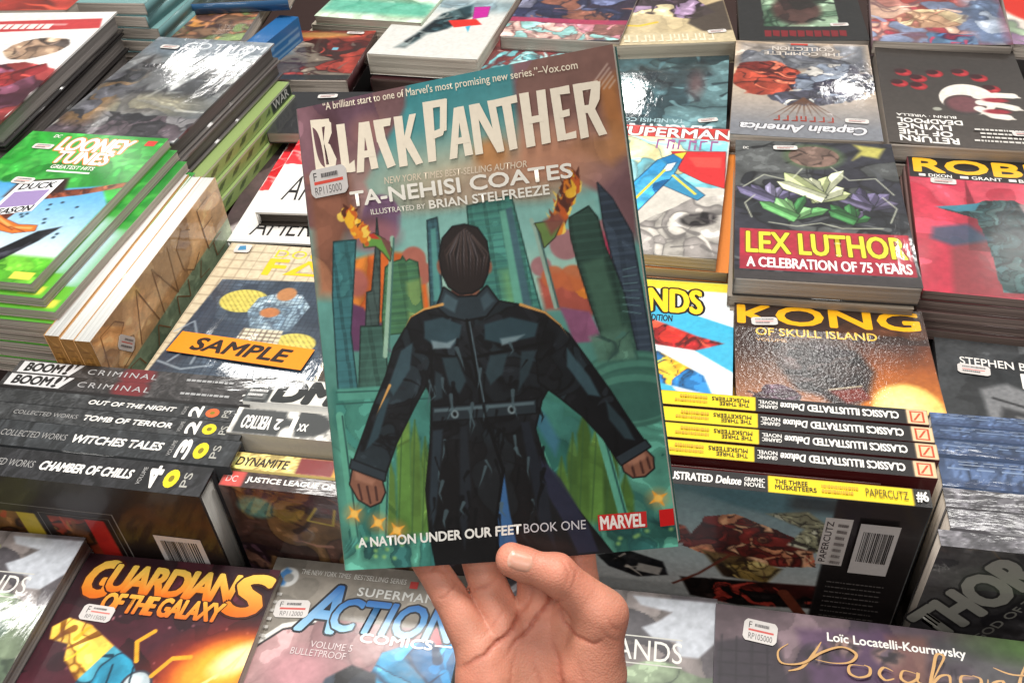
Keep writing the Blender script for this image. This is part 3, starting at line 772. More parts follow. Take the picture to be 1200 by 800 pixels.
def art_sea():
    A = Art(110, 170, (150, 180, 150))
    A.camo([(150, 180, 150), (170, 196, 164), (130, 166, 138), (184, 204, 180)], 4, 120)
    A.rect(0, .74, 1, .92, (80, 166, 142), .8, .06)
    m = A.ellmask(.3, .4, .4, .14, .2, .1); A.camo([(96, 84, 76), (130, 130, 110), (150, 176, 150)], 7, 121, m)
    A.grain(.08)
    return A
def fan(q): return (-.006 * (q + 1), 0)
book('comic_book', 'upside-down pale green comic with a sea green band', place(-.461, 1.405, .905, 174), .168, .257, .011, art_sea(), (170, 180, 160), seed=26, curl=.001, page=(190, 180, 164))
stack_under(5, -.463, 1.405, .893, -6, .168, .257, .011, '%s comic down beneath the upside-down pale green comic', 'copies under the pale green comic', (176, 166, 150), step=fan, page=(190, 180, 164), jit=.001)
def art_redwar():
    A = Art(120, 180, (90, 50, 48))
    A.camo([(96, 40, 38), (130, 50, 44), (150, 60, 50), (80, 70, 66), (110, 100, 90)], 5, 130, ink=(54, 30, 30))
    A.camo([(206, 150, 90), (190, 120, 70)], 3, 131, A.ellmask(.5, .1, .3, .07, 0, .05))
    A.camo([(170, 160, 146), (140, 130, 120), (90, 100, 104)], 4, 132, A.polymask([(1, .2), (.75, .2), (.6, .5), (.8, .62), (1, .6)], .05))
    A.rect(0, .9, 1, 1, (46, 46, 46), 1, .02)
    A.rect(.24, .36, .29, .41, (110, 170, 190))
    A.grain(.08)
    return A
t = book('comic_book', 'wrapped comic with dark red art beyond the green spines', place(-.543, 1.192, .890, 181.9), .168, .157, .022, art_redwar(), (70, 40, 42), (), wrap=True, curl=.001, seed=27)
sticker(t, -.056, -.068, .0016, .026, .007, 180)
t = book('comic_book', 'plain black comic between the green spines and the held comic', place(-.458, 1.04, .884, 3), .13, .11, .014, None, (44, 44, 46), seed=227, wrap=True)
sticker(t, -.012, .040, .0016, .026, .010, 0)

# ================================================================== left hand stacks
def art_redwhite():
    A = Art(120, 180, (232, 228, 224))
    A.poly([(0, .78), (1, .83), (.95, .93), (0, .90)], (190, 60, 62)); A.rect(.3, .86, .75, .88, (232, 200, 196), .6, .01)
    A.camo([(110, 40, 50), (150, 60, 60), (90, 50, 70), (120, 70, 90)], 5, 140, A.polymask([(0, 0), (1, 0), (1, .45), (.75, .52), (.4, .42), (0, .5)], .02), ink=(60, 26, 36))
    m = A.ellmask(.72, .64, .2, .1, .2, .03); A.camo([(170, 140, 116), (120, 100, 90), (90, 80, 76), (210, 180, 150)], 7, 141, m, ink=(70, 56, 50))
    A.camo([(176, 60, 56), (200, 80, 70), (140, 44, 48)], 6, 142, A.polymask([(.4, .3), (.9, .5), (.95, .44), (.8, .3), (.5, .22)], .02), ink=(80, 26, 30))
    A.camo([(80, 84, 100), (110, 116, 130)], 6, 143, A.rectmask(.0, .2, .5, .34, .05))
    A.grain(.06)
    return A
L_RED = 'thick wrapped hardback with white cover, red title bar and a grey and red scene'
book('comic_book', L_RED, place(-.835, .937, .990, 3.1), .2, .3, .026, art_redwhite(), (52, 46, 46), fine(.1, .80, .8, .90, 1, (236, 220, 216), 6, .5), hard=True, wrap=True, spine_col=(40, 36, 36), page=(160, 152, 148), seed=28)
stack_under(3, -.835, .937, .963, 3.1, .2, .3, .0235, '%s hardback down beneath the white hardback with red title bar', 'dark hardbacks in the corner stack', (40, 36, 36), hard=True, page=(150, 142, 138), jit=.002)
def art_orange():
    A = Art(80, 120, (190, 80, 60))
    A.camo([(190, 76, 56), (206, 130, 90), (170, 60, 50), (120, 60, 56)], 4, 150, A.rectmask(.35, 0, 1, 1, .05), ink=(90, 40, 36))
    A.camo([(196, 180, 164), (176, 160, 148)], 3, 151, A.rectmask(0, 0, .4, 1, .08))
    return A
book('comic_book', 'orange and beige comic beyond the white hardback with red title bar', place(-.935, 1.24, .984, 3), .2, .27, .03, art_orange(), (150, 110, 96), seed=29, wrap=True)
book('comic_book', 'black spined comic at the far left corner of the table', place(-1.16, 1.20, .985, 8), .17, .26, .04, None, (40, 26, 26), seed=30)
for q in range(5):
    book('comic_book', ('topmost' if q == 0 else ORD[q - 1]) + ' of the teal spined books stacked behind the hardback corner stack', Matrix.Translation((-.715 + .004 * q - .05, 1.245, .992 - .0170 * q)) @ Matrix.Rotation(math.radians(180 + (-3 if q % 2 else 0)), 4, 'Z'),
         .10, .26, .0162, None, (112, 150, 150), spine_col=(104, 142, 144), group='teal spined books', seed=31 + q)

def art_gotham():
    A = Art(130, 200, (130, 132, 132))
    A.camo([(110, 112, 114), (140, 142, 142), (160, 162, 160), (96, 100, 104)], 4, 160, ink=(84, 88, 90))
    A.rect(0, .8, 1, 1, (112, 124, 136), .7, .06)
    for (x, v, s) in ((.2, .42, 1), (.36, .40, .8), (.54, .38, 1.1), (.72, .44, .8), (.86, .5, 1), (.15, .66, 1.2), (.75, .62, 1.3)):
        m = A.polymask([(x - .12 * s, v - .14 * s), (x, v + .12 * s), (x + .04 * s, v + .03), (x + .16 * s, v + .06 * s), (x + .05 * s, v - .13 * s)], .02)
        A.camo([(60, 62, 66), (80, 80, 82), (50, 50, 54)], 8, int(x * 100), m)
    m = A.ellmask(.5, .3, .45, .1, .1, .08); A.camo([(150, 144, 120), (110, 106, 100), (170, 166, 150)], 5, 161, m, a=.7)
    A.camo([(56, 54, 58), (84, 74, 80), (120, 118, 120), (40, 40, 44)], 9, 162, A.rectmask(0, 0, 1, .22, .05), ink=(36, 34, 38))
    A.camo([(60, 62, 68), (40, 42, 46), (120, 96, 70), (84, 84, 90)], 7, 163, A.rectmask(0, .1, .25, .6, .08))
    A.grain(.1)
    return A
IT_GOT = [T('GOTHAM', .3, .885, .98, .955, (214, 218, 222), .004, space=1.2)] + fine(.62, .83, .84, .86, 1, (210, 214, 216), 3)
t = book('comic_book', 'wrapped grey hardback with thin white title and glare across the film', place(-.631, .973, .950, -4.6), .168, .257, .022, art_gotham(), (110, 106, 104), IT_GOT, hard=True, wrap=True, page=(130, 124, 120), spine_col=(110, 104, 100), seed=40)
sticker(t, -.050, .098, .0016, .026, .010, -6)
book('comic_book', 'second hardback down beneath the wrapped grey hardback', place(-.629, .973, .927, -4.4), .17, .258, .020, None, (104, 98, 96), hard=True, wrap=True, page=(124, 118, 114), seed=41)
GS = Art(120, 12, (150, 176, 104)); GS.rect(.78, 0, 1, 1, (44, 50, 50)); GS.rect(.0, 0, .08, 1, (60, 66, 60)); GS.rect(.0, .86, 1, 1, (214, 216, 196)); GS.hatch(GS.rectmask(.1, .3, .76, .7), (70, 90, 56), 60, .2, .8, .4)
for q in range(3):
    book('comic_book', ('upper', 'middle', 'lowest')[q] + ' of the green spined comics under the wrapped grey hardbacks', place(-.615 + .004 * q, .955, .9055 - .0185 * q, 175.6), .17, .257, .0175, None, (140, 160, 100),
         spine=GS, spine_items=[T('WAR', .80, .2, .97, .8, (206, 206, 200), .02)], spine_col=(150, 176, 104), group='green spined comics', seed=42 + q)

def art_cartoon():
    A = Art(140, 210, (60, 160, 62))
    A.camo([(44, 146, 52), (60, 164, 66), (34, 128, 46)], 6, 170, soft=.02)
    A.grad((214, 230, 236), (86, 160, 206), .12, .62, box=None, alpha=0)
    sky = A.polymask([(0, .64), (.2, .60), (.42, .62), (.6, .58), (.86, .62), (1, .5), (1, .12), (0, .12)], .015)
    t = np.clip((A.V - .12) / .5, 0, 1)[..., None]
    c = np.array((224, 232, 234)) * (1 - t) + np.array((70, 150, 206)) * t
    A.a[:] = A.a * (1 - sky[..., None]) + c * sky[..., None]
    A.rect(0, 0, 1, .15, (96, 180, 50), 1, .03); A.camo([(110, 190, 56), (84, 166, 44)], 12, 171, A.rectmask(0, 0, 1, .14, .02))
    bark = A.polymask([(.22, .06), (.34, .3), (.42, .5), (.5, .55), (.8, .6), (1, .66), (1, .62), (.78, .55), (.56, .5), (.5, .44), (.44, .24), (.42, .06)], .006)
    A.camo([(120, 60, 40), (150, 84, 56), (100, 48, 34)], 9, 172, bark, ink=(60, 30, 24), stretch=(2, .6))
    m = A.polymask([(.3, .62), (.6, .66), (.66, .56), (.46, .52), (.3, .5)], .02); A.camo([(60, 36, 30), (84, 50, 40)], 8, 173, m)
    A.poly([(.36, .40), (.46, .36), (.58, .33), (.70, .335), (.72, .30), (.60, .275), (.48, .29), (.38, .33)], (214, 110, 44), ink=(70, 36, 20)); A.line([(.42, .36), (.56, .31), (.68, .315)], .012, (240, 160, 90)); A.line([(.46, .33), (.58, .295)], .006, (120, 56, 24)); A.line([(.54, .315), (.66, .29)], .006, (120, 56, 24))
    for q in range(60): A.ell(sq.random(), .63 + .36 * sq.random(), .03, .012, ((36, 128, 44), (84, 180, 76), (48, 146, 54))[q % 3], .55, rot=sq.random() * 3, soft=.006)
    for q in range(14): A.ell(.52 + .4 * sq.random(), .24 + .26 * sq.random(), .012, .008, (50, 70, 84), rot=sq.random() * 3)
    m = A.polymask([(.5, .07), (.64, .2), (.74, .3), (.86, .34), (.8, .24), (.66, .08)], .01); A.camo([(30, 30, 36), (46, 46, 54), (20, 20, 24)], 9, 174, m)
    A.ell(.58, .1, .08, .03, (206, 170, 160))
    A.rect(.84, .02, .97, .06, (230, 214, 80))
    A.grain(.05)
    return A
IT_CAR = [T('LOONEY', .30, .86, .80, .965, W_, .035, ol=(214, 120, 40), olw=.05), T('TUNES', .36, .765, .74, .855, W_, .035, ol=(214, 120, 40), olw=.05), T('GREATEST HITS', .40, .722, .70, .748, W_, .02), B(.4, .695, .7, .706, W_),
          T('DC', .2, .955, .25, .98, W_, .02), B(.88, .93, .95, .97, (196, 50, 44)),
          Q([(.32, .36), (.58, .42), (.58, .645), (.32, .605)], (232, 232, 232)), Q([(.345, .42), (.555, .46), (.555, .57), (.345, .535)], (150, 130, 176)), T('DUCK', 0, 0, 0, 0, (30, 28, 30), .03, quad=[(.35, .55), (.555, .585), (.555, .63), (.35, .595)]),
          T('SEASON', 0, 0, 0, 0, (30, 28, 30), .03, quad=[(.345, .37), (.56, .42), (.56, .46), (.345, .41)])]
L_GREEN = 'comic with leafy green cover and white cartoon lettering'
t = book('comic_book', L_GREEN, place(-.644, .705, .960, -2.2), .168, .257, .010, art_cartoon(), (110, 160, 80), IT_CAR, curl=.0006, seed=50, page=(206, 196, 182))
sticker(t, -.050, .097, .0008, .024, .010, -4); sticker(t, -.030, .030, .0008, .024, .012, 0)
CB = Art(30, 40, (84, 160, 62))
def cb():
    A = Art(60, 90, (70, 156, 62)); A.rect(0, .12, 1, .5, (190, 214, 226), 1, .1); A.rect(0, .5, 1, 1, (60, 150, 60), 1, .02); A.rect(0, 0, 1, .14, (100, 176, 54)); A.rect(.84, .02, .97, .06, (230, 214, 80)); A.camo([(60, 150, 60), (40, 130, 50)], 10, 3, A.rectmask(0, .55, 1, 1)); return A
def cbs():
    A = Art(60, 6, (206, 196, 182)); return A
zz = .9495
for q in range(9):
    off = (.010, .020, .028, .022, .019, .021, .018, .02, .018)[q]
    book('comic_book', '%s comic down in the stack headed by the leafy green comic' % ORD[q], place(-.644 + off + rnd.uniform(-.001, .001), .705 - off * .55, zz, -2.2 + rnd.uniform(-.4, .4)), .168, .257, .0098,
         cb(), (206, 200, 150), group='copies under the leafy green comic', seed=51 + q, page=(206, 196, 182), spine_col=(196, 180, 170))
    zz -= .0106

# three thick books standing on their long side
def art_tanletters():
    A = Art(220, 150, (206, 160, 112))
    A.camo([(206, 160, 112), (214, 170, 122), (198, 150, 104)], 4, 180)
    g = A.polymask([(0, 0), (1, 0), (1, .60), (.0, .55)], .01)
    A.camo([(140, 156, 126), (150, 166, 134), (128, 146, 118)], 5, 181, g)
    A.grain(.06)
    return A
def art_tanend():
    A = Art(30, 120, (206, 150, 80)); A.camo([(206, 150, 84), (196, 140, 74)], 4, 182); A.hatch(A.rectmask(.2, .1, .7, .9), (120, 80, 44), 18, 1.57, .5, .25); return A
OUTL = []
def glyph_outline(pts, w, col):
    o = []
    for a, b in zip(pts[:-1], pts[1:]):
        a, b = np.array(a), np.array(b); d = (b - a); n = np.array((-d[1], d[0] * 1.4)); n = n / (np.linalg.norm(n) + 1e-9) * w
        o.append(Q([tuple(a - n), tuple(b - n), tuple(b + n), tuple(a + n)], col))
    return o
br = (140, 104, 72)
for pts in ([(.02, .35), (.05, .95), (.14, .92), (.18, .78), (.12, .66), (.2, .52), (.18, .36), (.04, .3)], [(.22, .3), (.3, .95), (.36, .3)], [(.4, .3), (.42, .95), (.52, .3), (.55, .95)], [(.72, .82), (.66, .94), (.6, .8), (.6, .46), (.66, .3), (.73, .42)], [(.9, .93), (.8, .93), (.8, .3), (.92, .3)], [(.8, .62), (.89, .62)],
            [(.1, .02), (.12, .24), (.18, .2), (.2, .04)], [(.3, .02), (.34, .26), (.4, .04)], [(.48, .04), (.5, .28), (.58, .06), (.6, .3)], [(.72, .3), (.68, .1), (.76, .06)], [(.9, .32), (.84, .3), (.84, .08), (.92, .08)]):
    OUTL += glyph_outline([(u, .40 + .58 * v) for u, v in pts], .0035, br)
# x (spine->fore edge) points up, y (head) points away along +Y, front cover faces +X
def standing(x, y, z, t_, first, lab, seed):
    Wd, Hd = .13, .268
    Mx = Matrix(((0, 0, 1, x), (0, 1, 0, y), (-1, 0, 0, z), (0, 0, 0, 1)))       # local x -> -Z, y -> +Y, z -> +X
    Mx = Mx @ Matrix.Rotation(math.pi, 4, 'Z')                                    # spine down, fore-edge up
    a = art_tanletters() if first else None
    if a is not None:
        # cover print is laid along the long side of the book
        a2 = Art(150, 220); a2.a = np.ascontiguousarray(np.transpose(a.a, (1, 0, 2))[:, :, :]); a = a2
    its = []
    for it in (OUTL if first else []):
        its.append(dict(poly=[(v, 1 - u) for (u, v) in it['poly']], col=it['col']))
    if a is not None: a.a = a.a[::-1, :, :].copy()
    o = book('comic_book', lab, Mx, Wd, Hd, t_, a, (206, 160, 108), its, page=(226, 226, 222), wrap=first, spine_col=(200, 150, 96), seed=seed, group='tan books standing on edge')
    # tan printed end of the book towards the viewer
    mb = MB(); surf(mb, (-Wd / 2 + .001, Hd / 2 - .0002, -t_ + .0004), (0, 0, t_ - .0008), (Wd - .0016, 0, 0), art_tanend(), z0=.0)
    e = mb.build('end_panel', M_MATTE, o)
    return o
sb = standing(-.4995, .672, .930 - .065, .0165, True, 'tan book with engraved letters and green band, nearest the checked comic', 70)
sticker(sb, .028, .094, .0006, .026, .014, 40)
standing(-.5165, .674, .929 - .065, .0150, False, 'middle one of the three tan books standing on edge', 71)
standing(-.5320, .676, .930 - .065, .0150, False, 'tan book standing on edge beside the leafy green comics', 72)

def art_patch():
    A = Art(150, 190, (206, 190, 160))
    A.hatch(A.rectmask(0, 0, 1, 1), (150, 132, 110), 16, 0, .5, .12); A.hatch(A.rectmask(0, 0, 1, 1), (150, 132, 110), 14, 1.57, .5, .12)
    navy = A.polymask([(.1, .7), (.98, .74), (.98, .02), (.02, .02)], .008)
    A.camo([(58, 70, 84), (70, 82, 96), (50, 60, 74)], 4, 190, navy)
    A.hatch(navy, (40, 48, 60), 40, 0, .5, .2); A.hatch(navy, (40, 48, 60), 40, 1.57, .5, .2)
    # patchwork vase with two round discs
    A.ell(.32, .55, .15, .085, (206, 190, 90)); A.ell(.76, .28, .13, .07, (206, 190, 90))
    A.hatch(A.ellmask(.32, .55, .15, .085), (120, 110, 50), 50, .7, .5, .3); A.hatch(A.ellmask(.76, .28, .13, .07), (120, 110, 50), 50, .7, .5, .3)
    body = A.polymask([(.4, .58), (.52, .63), (.66, .62), (.74, .54), (.7, .36), (.6, .34), (.46, .36), (.38, .48)], .006)
    A.camo([(128, 150, 164), (150, 170, 180), (108, 130, 146)], 10, 191, body, ink=(60, 70, 84)); A.hatch(body, (70, 84, 100), 44, 0, .5, .25); A.hatch(body, (70, 84, 100), 44, 1.57, .5, .25)
    m = A.polymask([(.42, .36), (.66, .36), (.68, .2), (.4, .2)], .006); A.mixin(m, (206, 196, 170)); A.hatch(m, (84, 70, 60), 36, 0, .6, .3); A.hatch(m, (84, 70, 60), 36, 1.57, .6, .3)
    A.ell(.56, .62, .06, .05, (176, 120, 76), soft=.01); A.ell(.52, .48, .06, .035, (176, 110, 66), soft=.01)
    A.line([(.02, .3), (.1, .38), (.16, .3), (.12, .22), (.2, .2)], .01, (150, 160, 170), .7); A.line([(.1, .1), (.24, .3), (.24, .1)], .012, (170, 180, 188), .6); A.line([(.04, .1), (.2, .06), (.36, .1)], .012, (170, 180, 188), .6)
    A.grain(.08)
    return A
IT_PAT = [T('DOCTOR', .34, .90, .96, .965, (236, 196, 50), .006, space=1.15), T('F', .33, .76, .45, .885, (240, 190, 30), .045), T('TE', .72, .765, 1.0, .885, (240, 190, 30), .045),
          Q([(.46, .765), (.52, .765), (.60, .87), (.58, .885)], (240, 190, 30)), Q([(.52, .765), (.72, .765), (.71, .785), (.53, .785)], (240, 190, 30)), Q([(.66, .785), (.71, .785), (.60, .885), (.57, .885)], (240, 190, 30)),
          T('PAUL LEVITZ', .78, .70, .97, .715, W_, .01), T('SONNY LIEW', .80, .675, .97, .69, W_, .01)]
t = book('comic_book', 'wrapped comic with checked tan border and navy centre', place(-.399, .665, .870, -.6), .168, .21, .016, art_patch(), (120, 116, 108), IT_PAT, wrap=True, curl=.001, seed=75)
mb = MB()
sp = np.array([(-.077, -.066), (.063, -.086), (.066, -.058), (-.073, -.036)])
A = Art(3, 3, (238, 138, 20))
def SP(q): return q
surf(mb, (-.074, -.072, .0024), (.139, -.0105, 0), (.0035, .0285, 0), A, [T('SAMPLE', .15, .22, .86, .82, (40, 26, 20), .045, shear=.15)], skirt=.0004)
mb.build('sample_label', M_MATTE, t)
sticker(t, -.066, .094, .0016, .018, .014, 4, items=[Q([(.2, .2), (.8, .3), (.6, .9), (.2, .8)], (70, 130, 170))])

def art_bw():
    A = Art(110, 160, (74, 60, 60))
    A.camo([(60, 48, 50), (84, 68, 68), (70, 56, 58)], 4, 200)
    m = A.ellmask(.32, .62, .16, .13, .4, .06); A.camo([(150, 130, 128), (120, 100, 100), (90, 74, 74)], 5, 201, m)
    m = A.polymask([(.0, .08), (.1, .02), (.45, .2), (.42, .32), (.3, .3)], .02); A.camo([(206, 196, 192), (190, 178, 176), (170, 156, 154)], 5, 202, m)
    A.line([(.22, .32), (.3, .42), (.34, .54)], .02, (190, 180, 176)); A.line([(.2, .18), (.28, .28)], .03, (60, 48, 50))
    A.grain(.1)
    return A
book('comic_book', 'comic with a dark mauve photographic cover beside the green spines', place(-.445, .925, .852, 4), .168, .25, .02, art_bw(), (70, 56, 58), seed=77, curl=.001)
def art_amer(k):
    A = Art(110, 160, (228, 224, 218))
    m = A.rectmask(0, .40 if k else .4, 1, 1, .02); A.camo([(200, 30, 40), (214, 50, 56), (180, 24, 34)], 6, 205, m, ink=(236, 160, 156)); return A
for k in range(2):
    p = ((-.394, .953, .876, 2.0), (-.419, .921, .8575, 1.6))[k]
    book('comic_book', ('white hardback with narrow black title and crimson top, half behind the held comic', 'lower white hardback with narrow black title jutting under the crimson topped one')[k], place(*p), .168, .257, .018 if k == 0 else .016, art_amer(k), (226, 222, 216), [T('AMERICAN', .12, .10 if k == 0 else .05, .95, .30 if k == 0 else .2, (40, 38, 38), -.004, shear=.1)] + ([B(.3, .34, .6, .36, (90, 86, 84))] if k == 0 else []), hard=True, spine_col=(220, 216, 210),
         back_col=(60, 54, 50), page=(84, 76, 70), seed=80 + k)

def art_dim():
    A = Art(80, 120, (50, 56, 54)); A.camo([(40, 44, 42), (66, 72, 68), (56, 60, 50), (90, 90, 84)], 5, 210); return A
def art_basket():
    A = Art(80, 20, (40, 110, 170)); A.hatch(A.rectmask(.05, .2, .95, .8), (130, 170, 206), 24, .6, .9, .35); return A
book('comic_book', 'dark grey wrapped comic with a blue spine beyond the wrapped grey hardback', place(-.70, 1.30, .952, 98), .17, .24, .016, art_dim(), (60, 66, 66), wrap=True, spine_col=(44, 84, 122), back_col=(60, 60, 60), seed=83)
def art_autumn():
    A = Art(60, 90, (150, 104, 76)); A.camo([(160, 110, 80), (110, 84, 66), (120, 140, 84), (190, 130, 70), (84, 60, 54)], 7, 212, ink=(60, 44, 40)); return A
book('comic_book', 'comic with russet mottled art under the blue spined dark comic', place(-.70, 1.235, .935, 6), .17, .22, .02, art_autumn(), (60, 50, 46), seed=84)
BS = art_basket()
book('comic_book', 'comic standing in for a slotted blue basket beside the russet mottled comic', Matrix.Translation((-.585, 1.185, .925)) @ Matrix.Rotation(math.radians(170), 4, 'Z'), .03, .11, .05, None, (40, 96, 150), spine=BS, spine_col=(40, 110, 170), seed=85)  # blue book shape stands in for the side of a plastic basket

# ================================================================== comics filed spine-up in the middle of the table
def filed_back(xe, y, ztop, h, lab, W2, t, end='R', **kw):
    """spine up, back cover to the viewer, head on the left: x->-Z, y->-X, z->+Y ; xe = world X of the right hand end"""
    Mx = Matrix(((0, -1, 0, xe - h / 2), (0, 0, 1, y), (-1, 0, 0, ztop - W2 / 2), (0, 0, 0, 1)))
    return book('comic_book', lab, Mx, W2, h, t, **kw)
def filed_front(xe, y, ztop, h, lab, W2, t, **kw):
    """spine up, front cover to the viewer, head on the right: x->-Z, y->+X, z->-Y"""
    Mx = Matrix(((0, 1, 0, xe - h / 2), (0, 0, -1, y), (-1, 0, 0, ztop - W2 / 2), (0, 0, 0, 1)))
    return book('comic_book', lab, Mx, W2, h, t, **kw)

def spine_art(w=200, h=14, bg=(40, 40, 42), seed=1, amp=.12):
    A = Art(w, h, bg); A.camo([np.array(bg) * .85, bg, np.array(bg) * 1.2], 2, seed, stretch=(6, 1)); A.grain(amp, seed); return A
def disc(u, v, ru, rv, col, n=14): return Q([(u + ru * math.cos(2 * math.pi * q / n), v + rv * math.sin(2 * math.pi * q / n)) for q in range(n)], col)
# hardbacks at the left: Y of the near face, thickness
def sp_vol(title, num, pre, disc_col=(226, 206, 40)):
    L_ = len(title) > 12
    it = [T(title, .50 if L_ else .55, .36, .78, .66, W_, .04, shear=.15)]
    if pre: it.append(T(pre, .27, .38, .48 if L_ else .46, .62, (150, 148, 146), .0))
    it += [T(num, 0, 0, 0, 0, W_, .06, quad=[(.862, .14), (.862, .88), (.828, .88), (.828, .14)]), disc(.897, .5, .021, .32, disc_col), disc(.897, .5, .008, .12, (130, 116, 30), 8),
           T('PS', 0, 0, 0, 0, (170, 168, 160), .01, quad=[(.952, .25), (.952, .75), (.93, .75), (.93, .25)]), T('VOLUME', 0, 0, 0, 0, (170, 168, 166), .0, quad=[(.815, .2), (.815, .8), (.803, .8), (.803, .2)])]
    return it
def art_chback():
    A = Art(190, 260, (38, 30, 28))
    A.grad((34, 26, 24), (46, 38, 36), 0, 1)
    A.camo([(44, 34, 32), (36, 28, 26), (50, 40, 38)], 3, 300, a=.6)
    for (u0, v0, u1, v1, s) in ((.42, .34, .74, .52, 1), (.42, .56, .74, .78, 2), (.42, .80, .74, .98, 3)):
        A.camo([(96, 60, 36), (130, 90, 50), (70, 44, 32), (150, 60, 40), (40, 30, 26)], 8, 301 + s, A.rectmask(u0, v0, u1, v1), ink=(36, 26, 22))
        A.rect(u0, v0, u1, v0 + .06, ((190, 44, 40), (206, 180, 60), (180, 40, 36))[s - 1], .9)
    return A
def panel_lines(u0, v0, u1, v1, col, w=.004):
    return [B(u0, v0, u1, v0 + w, col), B(u0, v1 - w, u1, v1, col), B(u0, v0, u0 + w, v1, col), B(u1 - w, v0, u1, v1, col)]
CH_BACK_IT = panel_lines(.36, .30, .80, 1.02, (130, 124, 120)) + panel_lines(.40, .32, .76, .545, (110, 104, 100), .003) + barcode(.36, .055, .68, .20, 5, vert=True, bg=(214, 206, 204))
HB = dict(hard=True, page=(176, 172, 166))
filed_back(-.349, .438, .900, .285, 'black hardback filed spine up, nearest of the left row, barcode facing out', .175, .029, base=(34, 34, 36), spine=spine_art(seed=2), spine_items=sp_vol('CHAMBER OF CHILLS', '4', 'COLLECTED WORKS'), back=art_chback(), back_items=CH_BACK_IT, back_col=(36, 30, 28), seed=100, **HB)
filed_back(-.338, .4675, .900, .285, 'wrapped black hardback filed spine up, numbered 3', .175, .027, base=(34, 36, 38), spine=spine_art(seed=3, bg=(48, 50, 52)), spine_items=sp_vol('WITCHES TALES', '3', 'COLLECTED WORKS'), wrap=True, seed=101, **HB)
filed_back(-.341, .4865, .900, .285, 'wrapped black hardback filed spine up, numbered 2 with a yellow disc', .175, .0185, base=(40, 42, 44), spine=spine_art(seed=4, bg=(54, 55, 56)), spine_items=sp_vol('TOMB OF TERROR', '2', 'COLLECTED WORKS'), wrap=True, seed=102, **HB)
filed_back(-.346, .5032, .900, .285, 'wrapped black hardback filed spine up, numbered 2 with an orange disc', .175, .016, base=(40, 42, 44), spine=spine_art(seed=5, bg=(56, 57, 58)), spine_items=sp_vol('OUT OF THE NIGHT', '2', None, (220, 100, 50)), wrap=True, seed=103, **HB)
def art_crim(seed):
    A = spine_art(200, 14, (60, 58, 58), seed)
    A.ell(.52, .5, .07, .8, (120, 40, 44), .8, soft=.3)
    return A
BOOM = [B(.02, .06, .245, .94, (206, 204, 204)), Q([(.225, .06), (.245, .06), (.28, .94), (.26, .94)], (206, 204, 204)), T('BOOM', .045, .2, .20, .85, (36, 34, 34), .05, shear=.1), T('!', .212, .15, .232, .9, (36, 34, 34), .05, shear=.1),
        T('CRIMINAL', .31, .3, .60, .7, (170, 168, 168), .0, space=1.3), T('2', .955, .3, .985, .8, W_, .02)] + fine(.72, .3, .94, .7, 1, (160, 160, 160), 5)
for q, (y, x, lab) in enumerate(((.5205, -.346, 'nearer wrapped comic of the pair with a white block on the dark spine'), (.5365, -.349, 'farther wrapped comic of the pair with a white block on the dark spine'))):
    filed_back(x, y, .902, .229 + .006 * (1 - q), lab, .168, .0158, base=(60, 58, 58), spine=art_crim(7 + q), spine_items=BOOM, wrap=True, seed=104 + q, spine_col=(60, 58, 58), group='pair of white block spines')

# second row of filed comics, half hidden by the held comic
def art_jla():
    A = Art(150, 220, (90, 64, 56))
    A.camo([(70, 50, 46), (110, 76, 64), (146, 104, 88), (84, 60, 70), (60, 44, 52), (120, 90, 60)], 6, 310, ink=(44, 30, 32))
    m = A.polymask([(.0, .55), (.3, .6), (.6, .45), (.5, .3), (.0, .4)], .08)
    A.camo([(40, 36, 44), (36, 66, 74), (60, 50, 60), (30, 28, 36)], 6, 311, A.rectmask(0, 0, .38, 1, .06), ink=(24, 20, 28))
    A.camo([(110, 130, 150), (80, 90, 120), (190, 200, 206)], 4, 312, A.rectmask(.72, .3, .95, .62, .06))
    m = A.ellmask(.86, .9, .08, .06, 0, .02); A.camo([(70, 116, 112), (90, 140, 130)], 5, 313, m)
    A.line([(.9, .7), (.8, .74), (.78, .66), (.9, .64)], .008, (190, 170, 70)); A.line([(.7, .5), (.5, .6), (.6, .3)], .008, (200, 160, 130))
    A.grain(.1)
    return A
JS = spine_art(120, 12, (64, 52, 50), 11); JS.rect(0, 0, .07, 1, (206, 84, 76))
filed_back(-.345 + .257, .4455, .890, .257, 'wrapped comic filed spine up with red tag and violet brown art', .168, .0155, base=(64, 50, 48), spine=JS, spine_items=[T('JUSTICE LEAGUE OF AMERICA', .08, .3, .50, .72, W_, .03), T('DC', .015, .3, .05, .7, (236, 190, 186), .01)], back=art_jla(), back_col=(70, 50, 50), wrap=True, seed=110)
DS = spine_art(120, 12, (214, 186, 110), 12, .06); DS.rect(.24, 0, .36, 1, (120, 40, 40)); DS.rect(.36, 0, 1, 1, (226, 160, 40))
filed_back(-.349 + .257, .4635, .892, .257, 'comic filed spine up with a buff, maroon and amber spine', .168, .0170, base=(200, 176, 110), spine=DS, spine_items=[T('DYNAMITE', .04, .22, .21, .72, (50, 40, 30), .03, shear=.2), T('DA', .40, .2, .46, .8, (120, 40, 30), .03)], seed=111)
OS = spine_art(120, 12, (96, 82, 56), 13, .1); OS.rect(.35, 0, 1, 1, (90, 110, 50), 1, .05)
filed_back(-.349 + .25, .4735, .881, .25, 'comic filed spine up with a low olive spine', .16, .009, base=(90, 86, 56), spine=OS, seed=112)
VS = spine_art(160, 14, (220, 216, 208), 14, .05); VS.rect(.015, .0, .2, 1, (60, 62, 62)); VS.ell(.24, .55, .09, .5, (60, 62, 62)); VS.ell(.195, .1, .025, .3, (220, 216, 208)); VS.ell(.19, .9, .02, .2, (220, 216, 208))
VS.a = VS.a[::-1, ::-1].copy()
